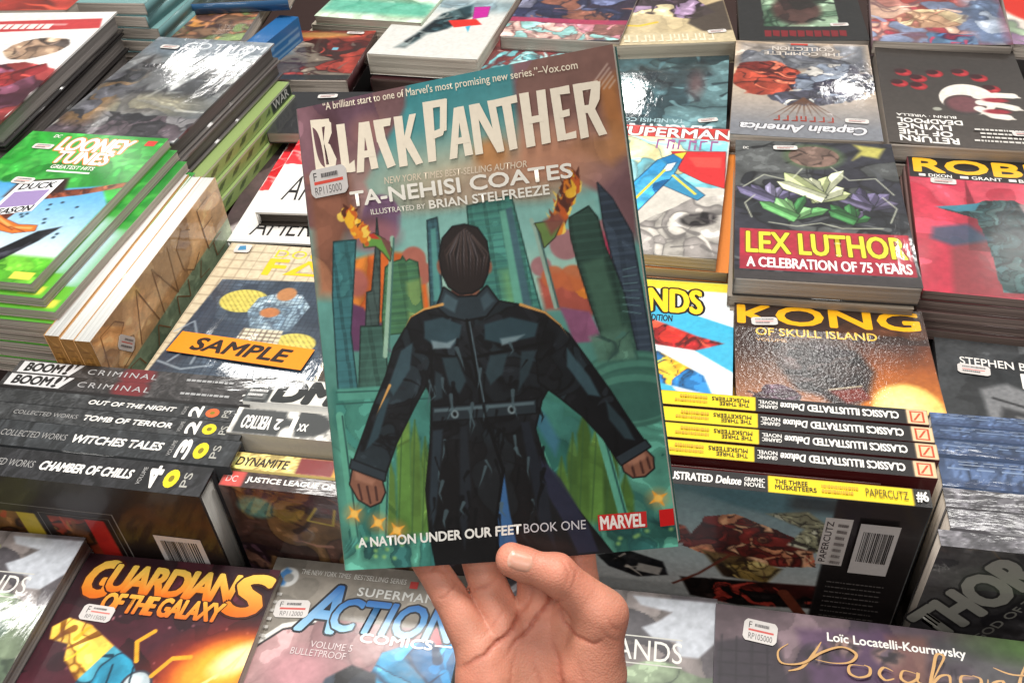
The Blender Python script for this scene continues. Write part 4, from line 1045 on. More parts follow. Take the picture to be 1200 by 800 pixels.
filed_front(-.354 + .257, .4745, .902, .257, 'comic filed spine up with white and slate grey spine and a splat shape', .168, .0285, base=(220, 216, 208), spine=VS, spine_items=[T('VERTIGO', .87, .28, .965, .78, W_, .02), T('2', .835, .35, .855, .75, W_, .03), T('1', .79, .2, .80, .9, W_, .04), T('XX', .745, .45, .775, .72, W_, .03)], seed=113)
DM = spine_art(160, 14, (66, 68, 68), 15, .06); DM.rect(.085, 0, 1, 1, (220, 216, 208)); DM.rect(.01, .1, .07, .45, (206, 204, 200), .35, .04)
filed_back(-.352 + .257, .5365, .906, .257, 'wrapped comic filed spine up with slate end and big black letters on white', .168, .030, base=(210, 208, 202), spine=DM, spine_items=[T('DMZ', .10, .12, .40, .88, (40, 42, 42), .09, shear=.15)] + fine(.01, .15, .075, .85, 4, (206, 204, 202), 6, .5), wrap=True, seed=114)

# five copies of one comic and the one before them
def sp_mus(front):
    A = Art(260, 14, (40, 38, 38))
    A.rect(.0, 0, .065, 1, (222, 190, 150))
    A.rect(.535, 0, .95 if front else 1.0, 1, (236, 206, 36))
    A.grain(.04)
    return A
def it_mus(front):
    o = [B(.012, .12, .055, .2, (190, 80, 50)), B(.012, .8, .055, .88, (190, 80, 50)), B(.012, .2, .018, .8, (190, 80, 50)), B(.049, .2, .055, .8, (190, 80, 50)), Q([(.02, .25), (.027, .25), (.047, .75), (.040, .75)], (190, 80, 50)),
         T('CLASSICS ILLUSTRATED', .09, .26, .37, .72, W_, .035), T('Deluxe', .38, .26, .455, .72, W_, .03, shear=.2), T('GRAPHIC', .465, .52, .525, .76, W_, .02), T('NOVEL', .465, .22, .525, .46, W_, .02),
         T('THE THREE', .555, .54, .65, .8, (50, 44, 30), .02), T('MUSKETEERS', .555, .22, .675, .48, (50, 44, 30), .02)] + fine(.69, .2, .80, .8, 2, (206, 160, 50), 7, .6)
    o += [T('PAPERCUTZ', .815, .25, .935, .72, (90, 76, 30), .0)]
    if front: o += [T('#6', .958, .2, .99, .8, W_, .03)]
    return o
def art_musback():
    A = Art(260, 190, (150, 170, 176))
    return A
def art_mus_land():
    """back cover drawn the way it lies: u to the viewer's right, v up; turned a quarter turn afterwards"""
    A = Art(230, 170, (176, 186, 188))
    A.grad((206, 206, 204), (110, 146, 154), .3, 1.0)
    A.poly([(0, .9), (.3, .96), (.62, .82), (.6, 1), (0, 1)], (88, 128, 138), .9, .03)
    m = A.polymask([(.30, .58), (.36, .80), (.45, .84), (.60, .74), (.70, .66), (.72, .52), (.62, .50), (.5, .48), (.42, .50)], .02)
    A.camo([(136, 44, 38), (180, 60, 48), (100, 34, 30), (206, 136, 100), (64, 30, 26), (220, 166, 128)], 9, 320, m, ink=(40, 18, 18))
    m = A.polymask([(.12, .70), (.22, .76), (.30, .72), (.34, .62), (.26, .58), (.22, .66)], .015); A.camo([(120, 44, 36), (80, 30, 28), (150, 70, 50)], 9, 321, m, ink=(40, 18, 18))
    m = A.polymask([(.54, .86), (.66, .9), (.74, .8), (.72, .62), (.62, .66), (.66, .78)], .015); A.camo([(206, 206, 180), (150, 150, 120), (90, 86, 70), (60, 56, 50)], 11, 322, m, ink=(40, 40, 34))
    m = A.polymask([(.36, .56), (.5, .54), (.62, .48), (.58, .36), (.44, .38)], .02); A.camo([(140, 114, 62), (184, 156, 96), (100, 78, 48), (64, 46, 34)], 9, 323, m, ink=(40, 30, 24))
    m = A.polymask([(.30, .34), (.5, .36), (.74, .38), (.74, .2), (.5, .16), (.34, .2)], .015); A.camo([(44, 34, 32), (120, 44, 40), (28, 24, 24), (170, 60, 50)], 7, 324, m, ink=(20, 16, 16))
    m = A.polymask([(.02, .44), (.12, .5), (.24, .44), (.26, .34), (.16, .30), (.06, .36)], .012); A.camo([(34, 32, 34), (60, 62, 70), (30, 28, 30), (170, 160, 150)], 7, 325, m, ink=(18, 16, 18))
    A.poly([(.16, .41), (.24, .39), (.23, .33), (.15, .35)], (200, 192, 184), .9, .01)
    A.line([(.46, .56), (.36, .38), (.28, .28)], .014, (110, 50, 36)); A.line([(.64, .3), (.72, .12)], .05, (120, 60, 44))
    A.rect(.735, 0, 1, 1, (36, 32, 32), 1, .012); A.rect(.6, .9, 1, 1, (34, 32, 32), .6, .05)
    A.rect(0, 0, 1, .12, (120, 96, 84), .6, .08)
    A.grain(.07)
    return A
def turn_back(A):
    """landscape art (as seen by the viewer with the spine up and the head at the left) -> back cover coordinates"""
    B_ = Art(A.h, A.w); B_.a = np.ascontiguousarray(np.transpose(A.a, (1, 0, 2))[::-1]); return B_
def tb(items):
    o = []
    for it in items:
        if 'poly' in it: o.append(dict(poly=[(v, 1 - u) for u, v in it['poly']], col=it['col']))
        else:
            d = dict(it); d['q'] = [(v, 1 - u) for u, v in it['q']]; o.append(d)
    return o
MUS_IT = tb([B(.715, .55, .795, .875, (214, 206, 200)), T('PAPERCUTZ', 0, 0, 0, 0, (60, 50, 50), .02, quad=[(.742, .57), (.742, .85), (.722, .85), (.722, .57)])] + fine(.755, .57, .785, .85, 7, (120, 112, 108), 3, .5)
            + barcode(.815, .53, .93, .875, 9, bg=(206, 200, 196)) + fine(.76, .06, .94, .47, 12, (104, 98, 96), 8, .22))
ML = 'comic filed spine up with yellow and black spine, back cover with barcodes facing out'
filed_back(.180, .4655, .920, .235, ML, .168, .0155, base=(50, 44, 44), spine=sp_mus(True), spine_items=it_mus(True), spine_col=(40, 38, 38), back=turn_back(art_mus_land()), back_items=MUS_IT, back_col=(40, 36, 36), seed=120)
filed_back(.150, .4745, .912, .22, 'comic with a dark red cover tucked low between the yellow spines', .16, .007, base=(120, 34, 32), spine_col=(84, 30, 30), seed=121)
for q in range(4):
    lab = 'yellow and black spine turned upside down, %s of its row of four' % ('nearest', 'second nearest', 'third nearest', 'farthest')[q]
    filed_front((.187, .1905, .190, .1885)[q], .4765 + .0172 * q, (.9205, .921, .9205, .921)[q], .235, lab, .168, .0152, base=(90, 34, 34), spine=sp_mus(False), spine_items=it_mus(False)[:-1], spine_col=(40, 38, 38), page=(206, 186, 130), group='upside-down yellow and black spines', seed=122 + q)

# film wrapped books at the right
YB = [.561, .5475, .534, .517, .486, .467, .450]
for q in range(4):
    n = ('farthest', 'second farthest', 'third farthest', 'nearest')[q]
    A = spine_art(140, 12, (70, 86, 116), 140 + q, .06); A.rect(0, .0, 1, .25, (50, 62, 90), .6, .05)
    yy = (.549, .536, .520, .490)[q]; tt = (.0125, .0125, .0145, .027)[q]
    filed_back(.197 + .28, yy + tt, .902 - .001 * q, .28, '%s of the wrapped blue books filed on edge at the right' % n, .17, tt, base=(70, 86, 116), spine=A, spine_items=fine(.02, .55, .98, .75, 1, (120, 138, 168), q, .3) + fine(.05, .72, .8, .95, 2, (170, 182, 200), q + 9, .12), wrap=True, spine_col=(66, 82, 112), group='wrapped blue books', seed=130 + q)  # thin pale streaks are highlights on the film, painted into the spine
for q in range(2):
    A = spine_art(140, 12, (84, 82, 86), 150 + q, .1)
    filed_back(.196 + .28, (.487, .468)[q], .900, .28, ('farther', 'nearer')[q] + ' of the two wrapped grey books between the blue ones and the slab lettered one', .17, .0172, base=(80, 78, 80), spine=A, wrap=True, spine_col=(84, 82, 86), group='wrapped grey books', seed=140 + q)
def art_thor_land():
    A = Art(170, 120, (66, 64, 66))
    A.camo([(58, 56, 58), (74, 72, 74), (50, 48, 52), (84, 82, 82)], 4, 330)
    A.ell(.55, .2, .2, .2, (70, 110, 60), .35, soft=.15); A.ell(.3, .2, .12, .16, (90, 84, 74), .6, soft=.06)
    A.grain(.15)
    return A
TH = (156, 154, 146)
TI = [T('THOR', 0, 0, 0, 0, TH, .06, quad=[(.085, .34), (.265, .86), (.155, .985), (-.01, .48)], ol=(44, 42, 44), olw=.05), T('GOD OF THUNDER', 0, 0, 0, 0, (130, 128, 122), .02, quad=[(.185, .36), (.345, .99), (.32, .995), (.16, .38)])]
A = spine_art(140, 12, (90, 88, 92), 160, .1)
filed_back(.188 + .28, .4500, .898, .28, 'wrapped dark book with slanted grey slab lettering, nearest of the right row', .17, .014, base=(66, 64, 66), spine=A, back=turn_back(art_thor_land()), back_items=tb(TI), wrap=True, spine_col=(84, 82, 86), back_col=(60, 58, 60), seed=150)

# ================================================================== front tier
def art_hands():
    A = Art(150, 220, (104, 98, 100))
    A.camo([(98, 92, 96), (114, 108, 108), (88, 84, 88), (124, 116, 114)], 4, 340)
    A.camo([(96, 112, 92), (118, 132, 108), (82, 98, 84), (132, 142, 122), (106, 104, 92)], 6, 342, A.polymask([(0, 0), (1, 0), (1, .74), (.7, .78), (.4, .72), (.2, .76), (0, .7)], .06), ink=(66, 76, 66))
    A.poly([(.62, .985), (1.0, .985), (1.0, .86), (.92, .80), (.84, .80), (.82, .845), (.72, .85), (.67, .88), (.74, .905), (.80, .94), (.66, .955)], (188, 192, 200), 1, .008)
    m = A.polymask([(.3, .90), (.36, .95), (.48, .965), (.58, .94), (.60, .86), (.52, .80), (.50, .70), (.58, .60), (.52, .45), (.36, .45), (.42, .62), (.38, .76)], .02); A.camo([(150, 150, 96), (174, 172, 116), (124, 128, 84), (136, 140, 100)], 7, 341, m, ink=(90, 94, 70))
    for (u, v) in ((.80, .66), (.72, .60)): A.ell(u, v, .09, .045, (142, 158, 140), .9, soft=.006); A.ell(u + .02, v - .008, .06, .028, (86, 104, 90), .9, soft=.006); A.line([(u + .01, v - .03), (u - .01, v - .12), (u + .02, v - .2)], .02, (136, 150, 128), .9)
    for q in range(7): A.line([(.06 + .05 * q, .90), (.03 + .05 * q, .99)], .008, (70, 64, 68), .7, taper=True)
    A.line([(.06, .90), (.24, .97)], .03, (176, 172, 176), .8); A.line([(.02, .93), (.1, .99)], .02, (176, 172, 176), .8)
    A.grain(.10)
    return A
IT_HANDS = [T('HANDS', .49, .775, .85, .84, (224, 222, 214), .0), B(.49, .762, .85, .766, (200, 198, 190)), B(.49, .848, .85, .852, (200, 198, 190))]
book('comic_book', 'grey comic with thin underlined title at the left end of the front row', place(-.550, .2765, .830, 1.9), .168, .257, .016, art_hands(), (96, 92, 94), IT_HANDS[:3], page=(150, 144, 140), seed=160, curl=.0008, wrap=True)
stack_under(1, -.549, .276, .813, 1.7, .168, .257, .016, '%s comic down beneath the grey comic at the left end of the front row', None, (84, 80, 82), page=(150, 144, 140))

def art_guard():
    A = Art(200, 300, (54, 24, 32))
    A.camo([(44, 20, 28), (62, 26, 36), (36, 18, 24), (74, 30, 42)], 4, 350)
    r = random.Random(5)
    A.ell(.36, .62, .14, .08, (120, 40, 56), .5, soft=.1); A.ell(.1, .46, .14, .1, (110, 40, 60), .5, soft=.1)
    for q in range(90): A.ell(r.random(), r.random() * .8, .004 + .004 * r.random(), .003 + .003 * r.random(), (170, 110, 116), r.random(), soft=.004)
    m = A.polymask([(.0, .46), (.1, .5), (.3, .44), (.36, .3), (.2, .0), (0, 0)], .03); A.camo([(26, 20, 24), (36, 28, 32)], 5, 351, m)
    A.poly([(.0, .28), (.06, .42), (.14, .42), (.1, .3), (.06, .2), (0, .16)], (120, 124, 130), .9, .02); A.poly([(.0, .26), (.05, .36), (.06, .26)], (60, 64, 70), .9, .02)
    A.dv = .13
    # fireball
    A.ell(.86, .50, .30, .14, (150, 44, 28), .9, rot=.5, soft=.1); A.ell(.9, .52, .24, .10, (226, 110, 30), 1, rot=.5, soft=.06)
    A.ell(.9, .53, .18, .07, (250, 170, 50), 1, rot=.5, soft=.05); A.ell(.96, .56, .12, .04, (255, 232, 170), 1, rot=.6, soft=.03)
    for q in range(6): A.line([(.8 + .03 * q, .45 + .015 * q), (1.0, .56 + .015 * q)], .008, (255, 224, 140), .8, taper=True)
    # a blue rocket with yellow nose and fins
    hull = A.polymask([(.27, .52), (.36, .56), (.48, .52), (.62, .40), (.70, .26), (.70, .06), (.5, .06), (.36, .24), (.27, .42)], .006)
    A.camo([(22, 84, 112), (32, 112, 146), (46, 140, 172), (18, 64, 90), (80, 170, 196)], 5, 352, hull, ink=(12, 34, 50), stretch=(1.6, .6))
    nose = A.polymask([(.02, .60), (.08, .635), (.2, .62), (.36, .56), (.27, .44), (.16, .50), (.14, .55), (.04, .56)], .006)
    A.camo([(206, 130, 24), (236, 166, 40), (250, 196, 80)], 6, 353, nose, ink=(110, 60, 10))
    fin = A.polymask([(.36, .32), (.22, .2), (.04, .02), (.0, .08), (.16, .26), (.34, .38)], .006); A.camo([(226, 150, 36), (246, 186, 60)], 5, 354, fin, ink=(110, 60, 10))
    fin = A.polymask([(.62, .42), (.72, .46), (.82, .44), (.84, .34), (.72, .30)], .006); A.camo([(216, 130, 30), (240, 170, 50)], 5, 355, fin, ink=(110, 60, 10))
    A.ell(.55, .44, .075, .055, (60, 60, 70)); A.ell(.55, .445, .06, .043, (176, 190, 196)); A.ell(.535, .455, .03, .02, (220, 226, 228), soft=.02)
    A.line([(.5, .52), (.46, .58), (.52, .62)], .014, (226, 160, 40)); A.line([(.6, .48), (.66, .54), (.74, .55)], .014, (226, 160, 40))
    A.line([(.4, .5), (.44, .3), (.52, .1)], .006, (14, 44, 60)); A.line([(.5, .5), (.56, .3), (.6, .1)], .006, (14, 44, 60))
    A.grain(.07)
    return A
OR, YE = (214, 104, 24), (250, 206, 90)
IT_GUARD = [T('G', .06, .845, .20, .975, OR, .05, grad=YE, ol=(60, 24, 14), olw=.045, shear=.15), T('UARDIAN', .175, .87, .82, .965, OR, .05, grad=YE, ol=(60, 24, 14), olw=.05, shear=.15, space=.86), T('S', .80, .83, .985, .97, OR, .05, grad=YE, ol=(60, 24, 14), olw=.045, shear=.15),
            T('OF THE GALAXY', .20, .80, .80, .862, OR, .045, grad=(244, 176, 70), ol=(60, 24, 14), olw=.04, shear=.15, space=.9)]
t = book('comic_book', 'maroon comic with orange title, blue and yellow art and a fireball', place(-.3825, .2775, .815, 1.6), .168, .257, .012, art_guard(), (50, 26, 32), IT_GUARD, seed=165, curl=.0006)
sticker(t, -.050, .074, .0006, .027, .014, -6, items=[T('F', .1, .45, .2, .9, (60, 56, 56), .0), Q([(.26, .52), (.95, .52), (.95, .62), (.26, .62)], (206, 120, 110)), T('RP115000', .15, .08, .9, .36, (110, 106, 106), .0)] + fine(.3, .7, .9, .9, 1, (120, 116, 116), 2, .6))
stack_under(1, -.3835, .277, .8025, 1.4, .168, .257, .014, '%s comic down beneath the maroon comic with orange title', None, (60, 40, 40))

def art_action():
    A = Art(190, 290, (128, 124, 114))
    A.grad((150, 142, 130), (104, 100, 94), .7, 1)
    A.camo([(120, 114, 106), (140, 132, 122)], 3, 360, a=.5)
    arc = [(0, .62), (.06, .70), (.14, .76), (.3, .82), (.3, .80)]
    pink = A.polymask([(-.02, .60), (.08, .70), (.2, .775), (.4, .80), (1.02, .80), (1.02, -.02), (-.02, -.02)], .006)
    A.camo([(150, 112, 116), (164, 124, 126), (176, 138, 138), (140, 104, 110)], 4, 361, pink)
    A.line([(-.02, .60), (.06, .69), (.16, .76), (.3, .79)], .016, (224, 222, 216)); A.line([(-.02, .59), (.065, .678), (.165, .748), (.3, .778)], .007, (40, 38, 40))
    A.ell(.3, .62, .13, .07, (196, 140, 146), .8, soft=.06); A.ell(.42, .52, .06, .03, (196, 124, 130), .8, rot=.6, soft=.02); A.poly([(.14, .50), (.24, .51), (.22, .46), (.13, .45)], (104, 62, 68), .9, .008)
    for q in range(5): A.line([(.2 + .05 * q, .42), (.4 + .02 * q, .58)], .004, (220, 170, 170), .7)
    A.dv = .09
    # blue folded cloth with a dark swirl before it
    m = A.polymask([(.66, .62), (.78, .66), (1, .70), (1.05, .0), (.5, .0), (.54, .3)], .006); A.camo([(30, 120, 170), (44, 146, 196), (20, 92, 140), (70, 170, 214)], 5, 362, m, ink=(14, 40, 70), stretch=(.8, 1.6))
    A.poly([(.84, .70), (1, .78), (1, .70), (.9, .66)], (190, 70, 80), 1, .01)
    m = A.polymask([(.40, .40), (.44, .52), (.54, .57), (.66, .55), (.7, .44), (.66, .34), (.58, .38), (.5, .34)], .008); A.camo([(26, 26, 32), (40, 44, 54), (20, 20, 26), (60, 70, 84)], 8, 363, m)
    m = A.polymask([(.38, .36), (.5, .35), (.58, .38), (.66, .34), (.66, .1), (.4, .1)], .02); A.camo([(206, 160, 140), (190, 140, 122), (160, 110, 100)], 5, 364, m, ink=(90, 56, 50))
    m = A.ellmask(.9, .4, .09, .07, -.5, .02); A.camo([(150, 116, 110), (170, 134, 126), (120, 90, 88)], 7, 365, m, ink=(70, 50, 48))
    A.dv = 0
    A.ell(.09, .93, .055, .036, (196, 196, 194), soft=.006); A.poly([(.035, .93), (.07, .965), (.1, .955), (.09, .9), (.06, .895)], (56, 110, 166), .95, .01); A.ell(.098, .928, .025, .016, (130, 130, 128), soft=.004)
    A.grain(.06)
    return A
BL0, BL1 = (150, 196, 226), (34, 92, 156)
IT_ACT = [T('A', .22, .755, .40, .915, BL0, .03, grad=BL1, ol=(30, 32, 40), olw=.04, shear=.35), T('CTION', .38, .765, .98, .875, BL0, .03, grad=BL1, ol=(30, 32, 40), olw=.045, shear=.25),
          T('SUPERMAN', .46, .89, .84, .92, (190, 190, 186), .02, space=1.1), T('COMICS', .54, .735, .88, .765, W_, .04), B(.89, .748, .97, .754, W_), T('THE NEW YORK TIMES', .15, .947, .40, .965, (206, 204, 198), .0), T('BESTSELLING SERIES', .42, .947, .68, .965, (206, 204, 198), .0), B(.70, .935, .74, .96, (170, 60, 56)),
          T('VOLUME 5', .32, .70, .52, .722, (214, 196, 196), -.004), T('BULLETPROOF', .24, .672, .50, .694, (214, 196, 196), -.004)] + fine(.03, .70, .10, .88, 6, (190, 186, 180), 4, .35)
t = book('comic_book', 'grey and pink comic with blue slanted title beside the hand', place(-.229, .300, .805, .8), .168, .257, .014, art_action(), (110, 108, 102), IT_ACT, seed=170, curl=.0006)
sticker(t, -.055, .082, .0006, .028, .016, 0, items=[T('F', .08, .6, .18, .92, (60, 56, 56), .0), Q([(.1, .44), (.95, .44), (.95, .56), (.1, .56)], (196, 90, 84)), T('RP112000', .15, .06, .9, .34, (110, 106, 106), .0)] + fine(.3, .66, .9, .9, 1, (110, 106, 106), 2, .6))
stack_under(1, -.231, .298, .7905, 1.6, .168, .257, .016, '%s comic down beneath the grey and pink comic beside the hand', None, (90, 84, 80))
book('comic_book', 'grey green comic with thin underlined title right of the wrist', place(-.0375, .2985, .815, 1.0), .168, .257, .016, art_hands(), (96, 92, 94), IT_HANDS[:3], page=(150, 144, 140), seed=171, curl=.0005, spine_col=(60, 150, 190))
book('comic_book', 'comic with a bright blue edge jutting under the grey green comic', place(-.034, .297, .798, .9), .170, .257, .018, None, (52, 146, 186), seed=172, page=(190, 200, 206))

def art_poca():
    A = Art(190, 250, (84, 76, 84))
    A.camo([(70, 62, 74), (92, 84, 92), (78, 66, 84), (104, 96, 100)], 4, 370)
    A.poly([(.24, .96), (.5, .98), (.55, .82), (.3, .76)], (96, 76, 108), .8, .02); A.poly([(.5, .97), (.62, .98), (.6, .86), (.5, .86)], (150, 110, 90), .6, .02)
    A.poly([(.0, .9), (.18, .94), (.22, .8), (0, .76)], (56, 54, 62), .9, .01); A.poly([(.62, .98), (1, .99), (1, .8), (.7, .84)], (76, 84, 84), .8, .03)
    A.ell(.95, .99, .2, .05, (90, 140, 70), .8, soft=.05)
    for q in range(6): A.line([(.01, .88 - .03 * q), (.16, .89 - .03 * q)], .004, (40, 38, 44), .8)
    for q in range(4): A.line([(.02 + .045 * q, .92), (.015 + .045 * q, .7)], .004, (40, 38, 44), .8)
    A.a *= np.array((.86, .78, .80))
    for (u, v) in ((.3, .9), (.38, .93), (.5, .92), (.7, .9)): A.camo([(110, 90, 90), (70, 60, 70), (130, 104, 96)], 9, int(u * 90), A.ellmask(u, v, .04, .025, 0, .02), ink=(40, 34, 40))
    A.camo([(70, 72, 78), (90, 92, 96), (60, 58, 66)], 5, 371, A.rectmask(0, 0, 1, .7, .05))
    A.grain(.1)
    return A
GO = (196, 152, 98)
def curve_stroke(pts, w, col, n=22):
    """swash of a script letter as a chain of printed quads"""
    P = [np.array(p, float) for p in pts]; o = []; S_ = []
    for i in range(len(P) - 1):
        p0 = P[max(i - 1, 0)]; p1 = P[i]; p2 = P[i + 1]; p3 = P[min(i + 2, len(P) - 1)]
        for k in range(6):
            t_ = k / 6
            S_.append(.5 * ((2 * p1) + (-p0 + p2) * t_ + (2 * p0 - 5 * p1 + 4 * p2 - p3) * t_ ** 2 + (-p0 + 3 * p1 - 3 * p2 + p3) * t_ ** 3))
    S_.append(P[-1])
    m = len(S_)
    for i in range(m - 1):
        a, b = S_[i], S_[i + 1]; d = b - a; d = d / (np.linalg.norm(d) + 1e-9); nn = np.array((-d[1], d[0]))
        wa = w * (.35 + .65 * abs(d[1])) * min(1, .3 + 2.5 * min(i, m - i) / m)
        o.append(Q([tuple(a - nn * wa - d * .001), tuple(b - nn * wa + d * .001), tuple(b + nn * wa + d * .001), tuple(a + nn * wa - d * .001)], col))
    return o
IT_POCA = [T('Loïc Locatelli-Kournwsky', .33, .932, .72, .960, W_, .02)]
for st in ([(.30, .90), (.275, .84), (.24, .775), (.20, .75)], [(.20, .87), (.17, .83), (.18, .78), (.24, .79), (.30, .85), (.36, .885), (.40, .86), (.38, .82), (.33, .805), (.28, .81)],
           [(.42, .81), (.38, .805), (.375, .77), (.40, .755), (.43, .77), (.435, .80), (.42, .81)], [(.50, .80), (.475, .81), (.46, .78), (.475, .755), (.50, .765)], [(.565, .80), (.53, .805), (.52, .77), (.54, .755), (.565, .775), (.57, .80), (.565, .765), (.58, .755)],
           [(.60, .755), (.63, .83), (.65, .885), (.63, .89), (.615, .83), (.60, .755), (.63, .795), (.655, .80), (.655, .76), (.67, .755)], [(.72, .81), (.69, .805), (.685, .77), (.71, .755), (.735, .77), (.74, .80), (.72, .81)], [(.76, .80), (.755, .755), (.775, .79), (.80, .80), (.80, .765), (.815, .755)],
           [(.875, .89), (.85, .82), (.84, .765), (.86, .755), (.88, .77)], [(.78, .85), (.83, .83), (.92, .84), (1.0, .83)], [(.935, .80), (.905, .805), (.895, .77), (.915, .755), (.935, .775), (.94, .80), (.935, .765), (.95, .755)], [(.99, .80), (.965, .79), (.985, .77), (.965, .755)]):
    IT_POCA += curve_stroke([(.02 + u * .97, .933 - (.90 - v) * .55) for u, v in st], .0046, GO)
t = book('comic_book', 'large violet grey album with golden script title at the front right', place(.161, .257, .825, -.6), .24, .32, .014, art_poca(), (70, 64, 72), IT_POCA, seed=175, curl=.0008)
sticker(t, -.088, .140, .0008, .024, .018, -3, items=[T('F', .1, .6, .2, .92, (60, 56, 56), .0), Q([(.1, .46), (.95, .46), (.95, .56), (.1, .56)], (196, 90, 84)), T('RP105000', .12, .06, .92, .36, (90, 86, 86), .0)] + fine(.3, .66, .9, .9, 1, (110, 106, 106), 2, .6))
stack_under(2, .163, .255, .810, -1, .24, .32, .018, '%s album down beneath the violet grey album with golden script', 'albums under the violet grey album', (70, 66, 72))

# ================================================================== the comic held up to the camera
HW, HH, TW = .168, .23523, -.013099
HM = Matrix(((0.97857, -0.17261, -0.11231, -.0962), (-0.00682, 0.5179, -0.85542, .3372), (0.20582, 0.83785, 0.50562, 1.1534), (0, 0, 0, 1)))
def homography():
    """layout grid of the cover design (in 1200 x 800 design units) to the cover's own u, v"""
    src = [(348, 128), (718, 52), (795, 640), (405, 668)]; dst = [(0, 1), (1, 1), (1, 0), (0, 0)]
    A = []; b = []
    for (x, y), (u, v) in zip(src, dst):
        A.append([x, y, 1, 0, 0, 0, -u * x, -u * y]); b.append(u)
        A.append([0, 0, 0, x, y, 1, -v * x, -v * y]); b.append(v)
    h = np.linalg.solve(np.array(A, float), np.array(b, float))
    return np.append(h, 1).reshape(3, 3)
HG = homography()
def c_(x, y):
    q = HG @ np.array([x, y, 1.0]); return (q[0] / q[2], q[1] / q[2])
def cs(pts): return [c_(*p) for p in pts]
def art_held():
    A = Art(330, 490, (84, 128, 116))
    A.grad((62, 112, 98), (120, 176, 170), .25, .8)
    A.grad((120, 176, 170), (66, 140, 146), .70, 1.0, box=(-.1, .70, 1.1, 1.1))
    # dusk clouds of the upper corners
    mv = [(112, 80, 90), (124, 90, 98), (104, 76, 88), (132, 98, 100)]
    A.camo(mv, 3, 400, A.polymask(cs([(340, 120), (487, 90), (484, 122), (478, 134), (464, 152), (446, 182), (432, 206), (446, 232), (430, 262), (340, 262)]), .012))
    A.camo([(130, 94, 98), (140, 102, 102), (120, 88, 98), (150, 108, 98)], 3, 401, A.polymask(cs([(607, 66), (730, 45), (745, 260), (700, 206), (668, 190), (640, 196), (618, 186), (612, 128)]), .012))
    A.camo([(136, 84, 46), (150, 96, 54), (120, 74, 44), (164, 106, 62)], 5, 402, A.polymask(cs([(700, 92), (722, 80), (736, 160), (716, 176), (690, 168), (668, 162), (680, 150), (712, 146)]), .02), ink=None)
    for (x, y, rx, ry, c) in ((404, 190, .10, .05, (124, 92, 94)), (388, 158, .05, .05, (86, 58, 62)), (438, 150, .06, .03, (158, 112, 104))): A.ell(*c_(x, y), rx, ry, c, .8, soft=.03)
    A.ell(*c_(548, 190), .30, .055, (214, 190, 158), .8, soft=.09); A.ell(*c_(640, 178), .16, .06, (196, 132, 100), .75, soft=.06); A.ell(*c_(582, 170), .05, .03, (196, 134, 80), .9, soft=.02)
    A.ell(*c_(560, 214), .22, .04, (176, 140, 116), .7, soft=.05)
    # lit haze band and dusk at the left edge
    A.camo([(176, 118, 88), (196, 138, 104), (150, 98, 78), (120, 84, 76)], 4, 403, A.polymask(cs([(360, 205), (410, 195), (420, 240), (402, 285), (398, 340), (372, 340)]), .03), stretch=(1.6, .5))
    A.ell(*c_(452, 247), .066, .05, (122, 92, 118), soft=.006); A.ell(*c_(432, 262), .07, .03, (96, 60, 56), .8, soft=.03)
    # sky between the towers
    A.grad((176, 208, 192), (110, 172, 170), .52, .75, box=None, alpha=0)
    A.poly(cs([(474, 244), (600, 222), (640, 222), (700, 210), (706, 330), (640, 340), (470, 330)]), (132, 182, 172), 1, .02)
    A.poly(cs([(470, 290), (600, 280), (690, 270), (700, 330), (470, 340)]), (164, 202, 184), .8, .05)
    # sunset clouds
    ORG = [(206, 98, 40), (222, 130, 54), (190, 80, 48), (230, 160, 76), (168, 84, 70)]
    A.camo(ORG, 5, 404, A.polymask(cs([(412, 296), (452, 284), (470, 284), (500, 284), (504, 318), (508, 352), (462, 372), (408, 360)]), .01))
    for (x, y, r) in ((489, 291, .04), (498, 306, .036), (480, 300, .03)): A.ell(*c_(x, y), r, r * .66, (176, 104, 88), soft=.005)
    A.camo([(122, 74, 104), (140, 88, 116), (108, 66, 100)], 4, 405, A.polymask(cs([(408, 344), (428, 350), (440, 368), (450, 366), (460, 400), (405, 402)]), .006))
    A.ell(*c_(420, 322), .04, .03, (168, 96, 90), .9, soft=.01); A.ell(*c_(444, 268), .08, .03, (160, 104, 112), .8, soft=.02)
    A.camo(ORG, 5, 406, A.polymask(cs([(632, 306), (650, 298), (668, 300), (686, 306), (702, 340), (690, 348), (662, 340), (640, 342)]), .01))
    for (x, y, r) in ((636, 292, .03), (650, 304, .035), (672, 304, .04), (664, 266, .045), (712, 262, .07)): A.ell(*c_(x, y), r, r * .66, (166, 108, 112) if y < 300 else (196, 104, 64), .9, soft=.005)
    A.camo([(124, 76, 106), (140, 86, 116), (106, 66, 98)], 4, 407, A.polymask(cs([(656, 338), (690, 342), (706, 376), (672, 380), (664, 356)]), .006))
    A.poly(cs([(706, 250), (716, 270), (720, 288), (710, 285)]), (180, 50, 80), .9, .006)
    # towers
    def tower(pts, c, seed, cols=0, win=None):
        m = A.polymask(cs(pts), .003)
        c = np.array(c, float); A.camo([c * .9, c, c * 1.12], 4, seed, m, stretch=(3, .5))
        A.line(cs(pts) + [cs(pts)[0]], .003, c * .5)
        if cols: A.hatch(m, c * .72, cols, .03, .6, .25)
        A.hatch(m, c * 1.28, 60, 1.57, .30, .35); A.hatch(m, c * .7, 44, 1.57, .25, .15)
        if win: A.hatch(m, win, 70, 1.57, .3, .4)
    tower([(392, 276), (420, 272), (412, 380), (420, 450), (396, 452), (390, 340)], (52, 96, 100), 410, 30)
    A.camo([(60, 110, 110), (84, 150, 146), (50, 92, 92)], 10, 411, A.polymask(cs([(398, 276), (418, 274), (410, 340), (400, 345)]), .01), a=.5)
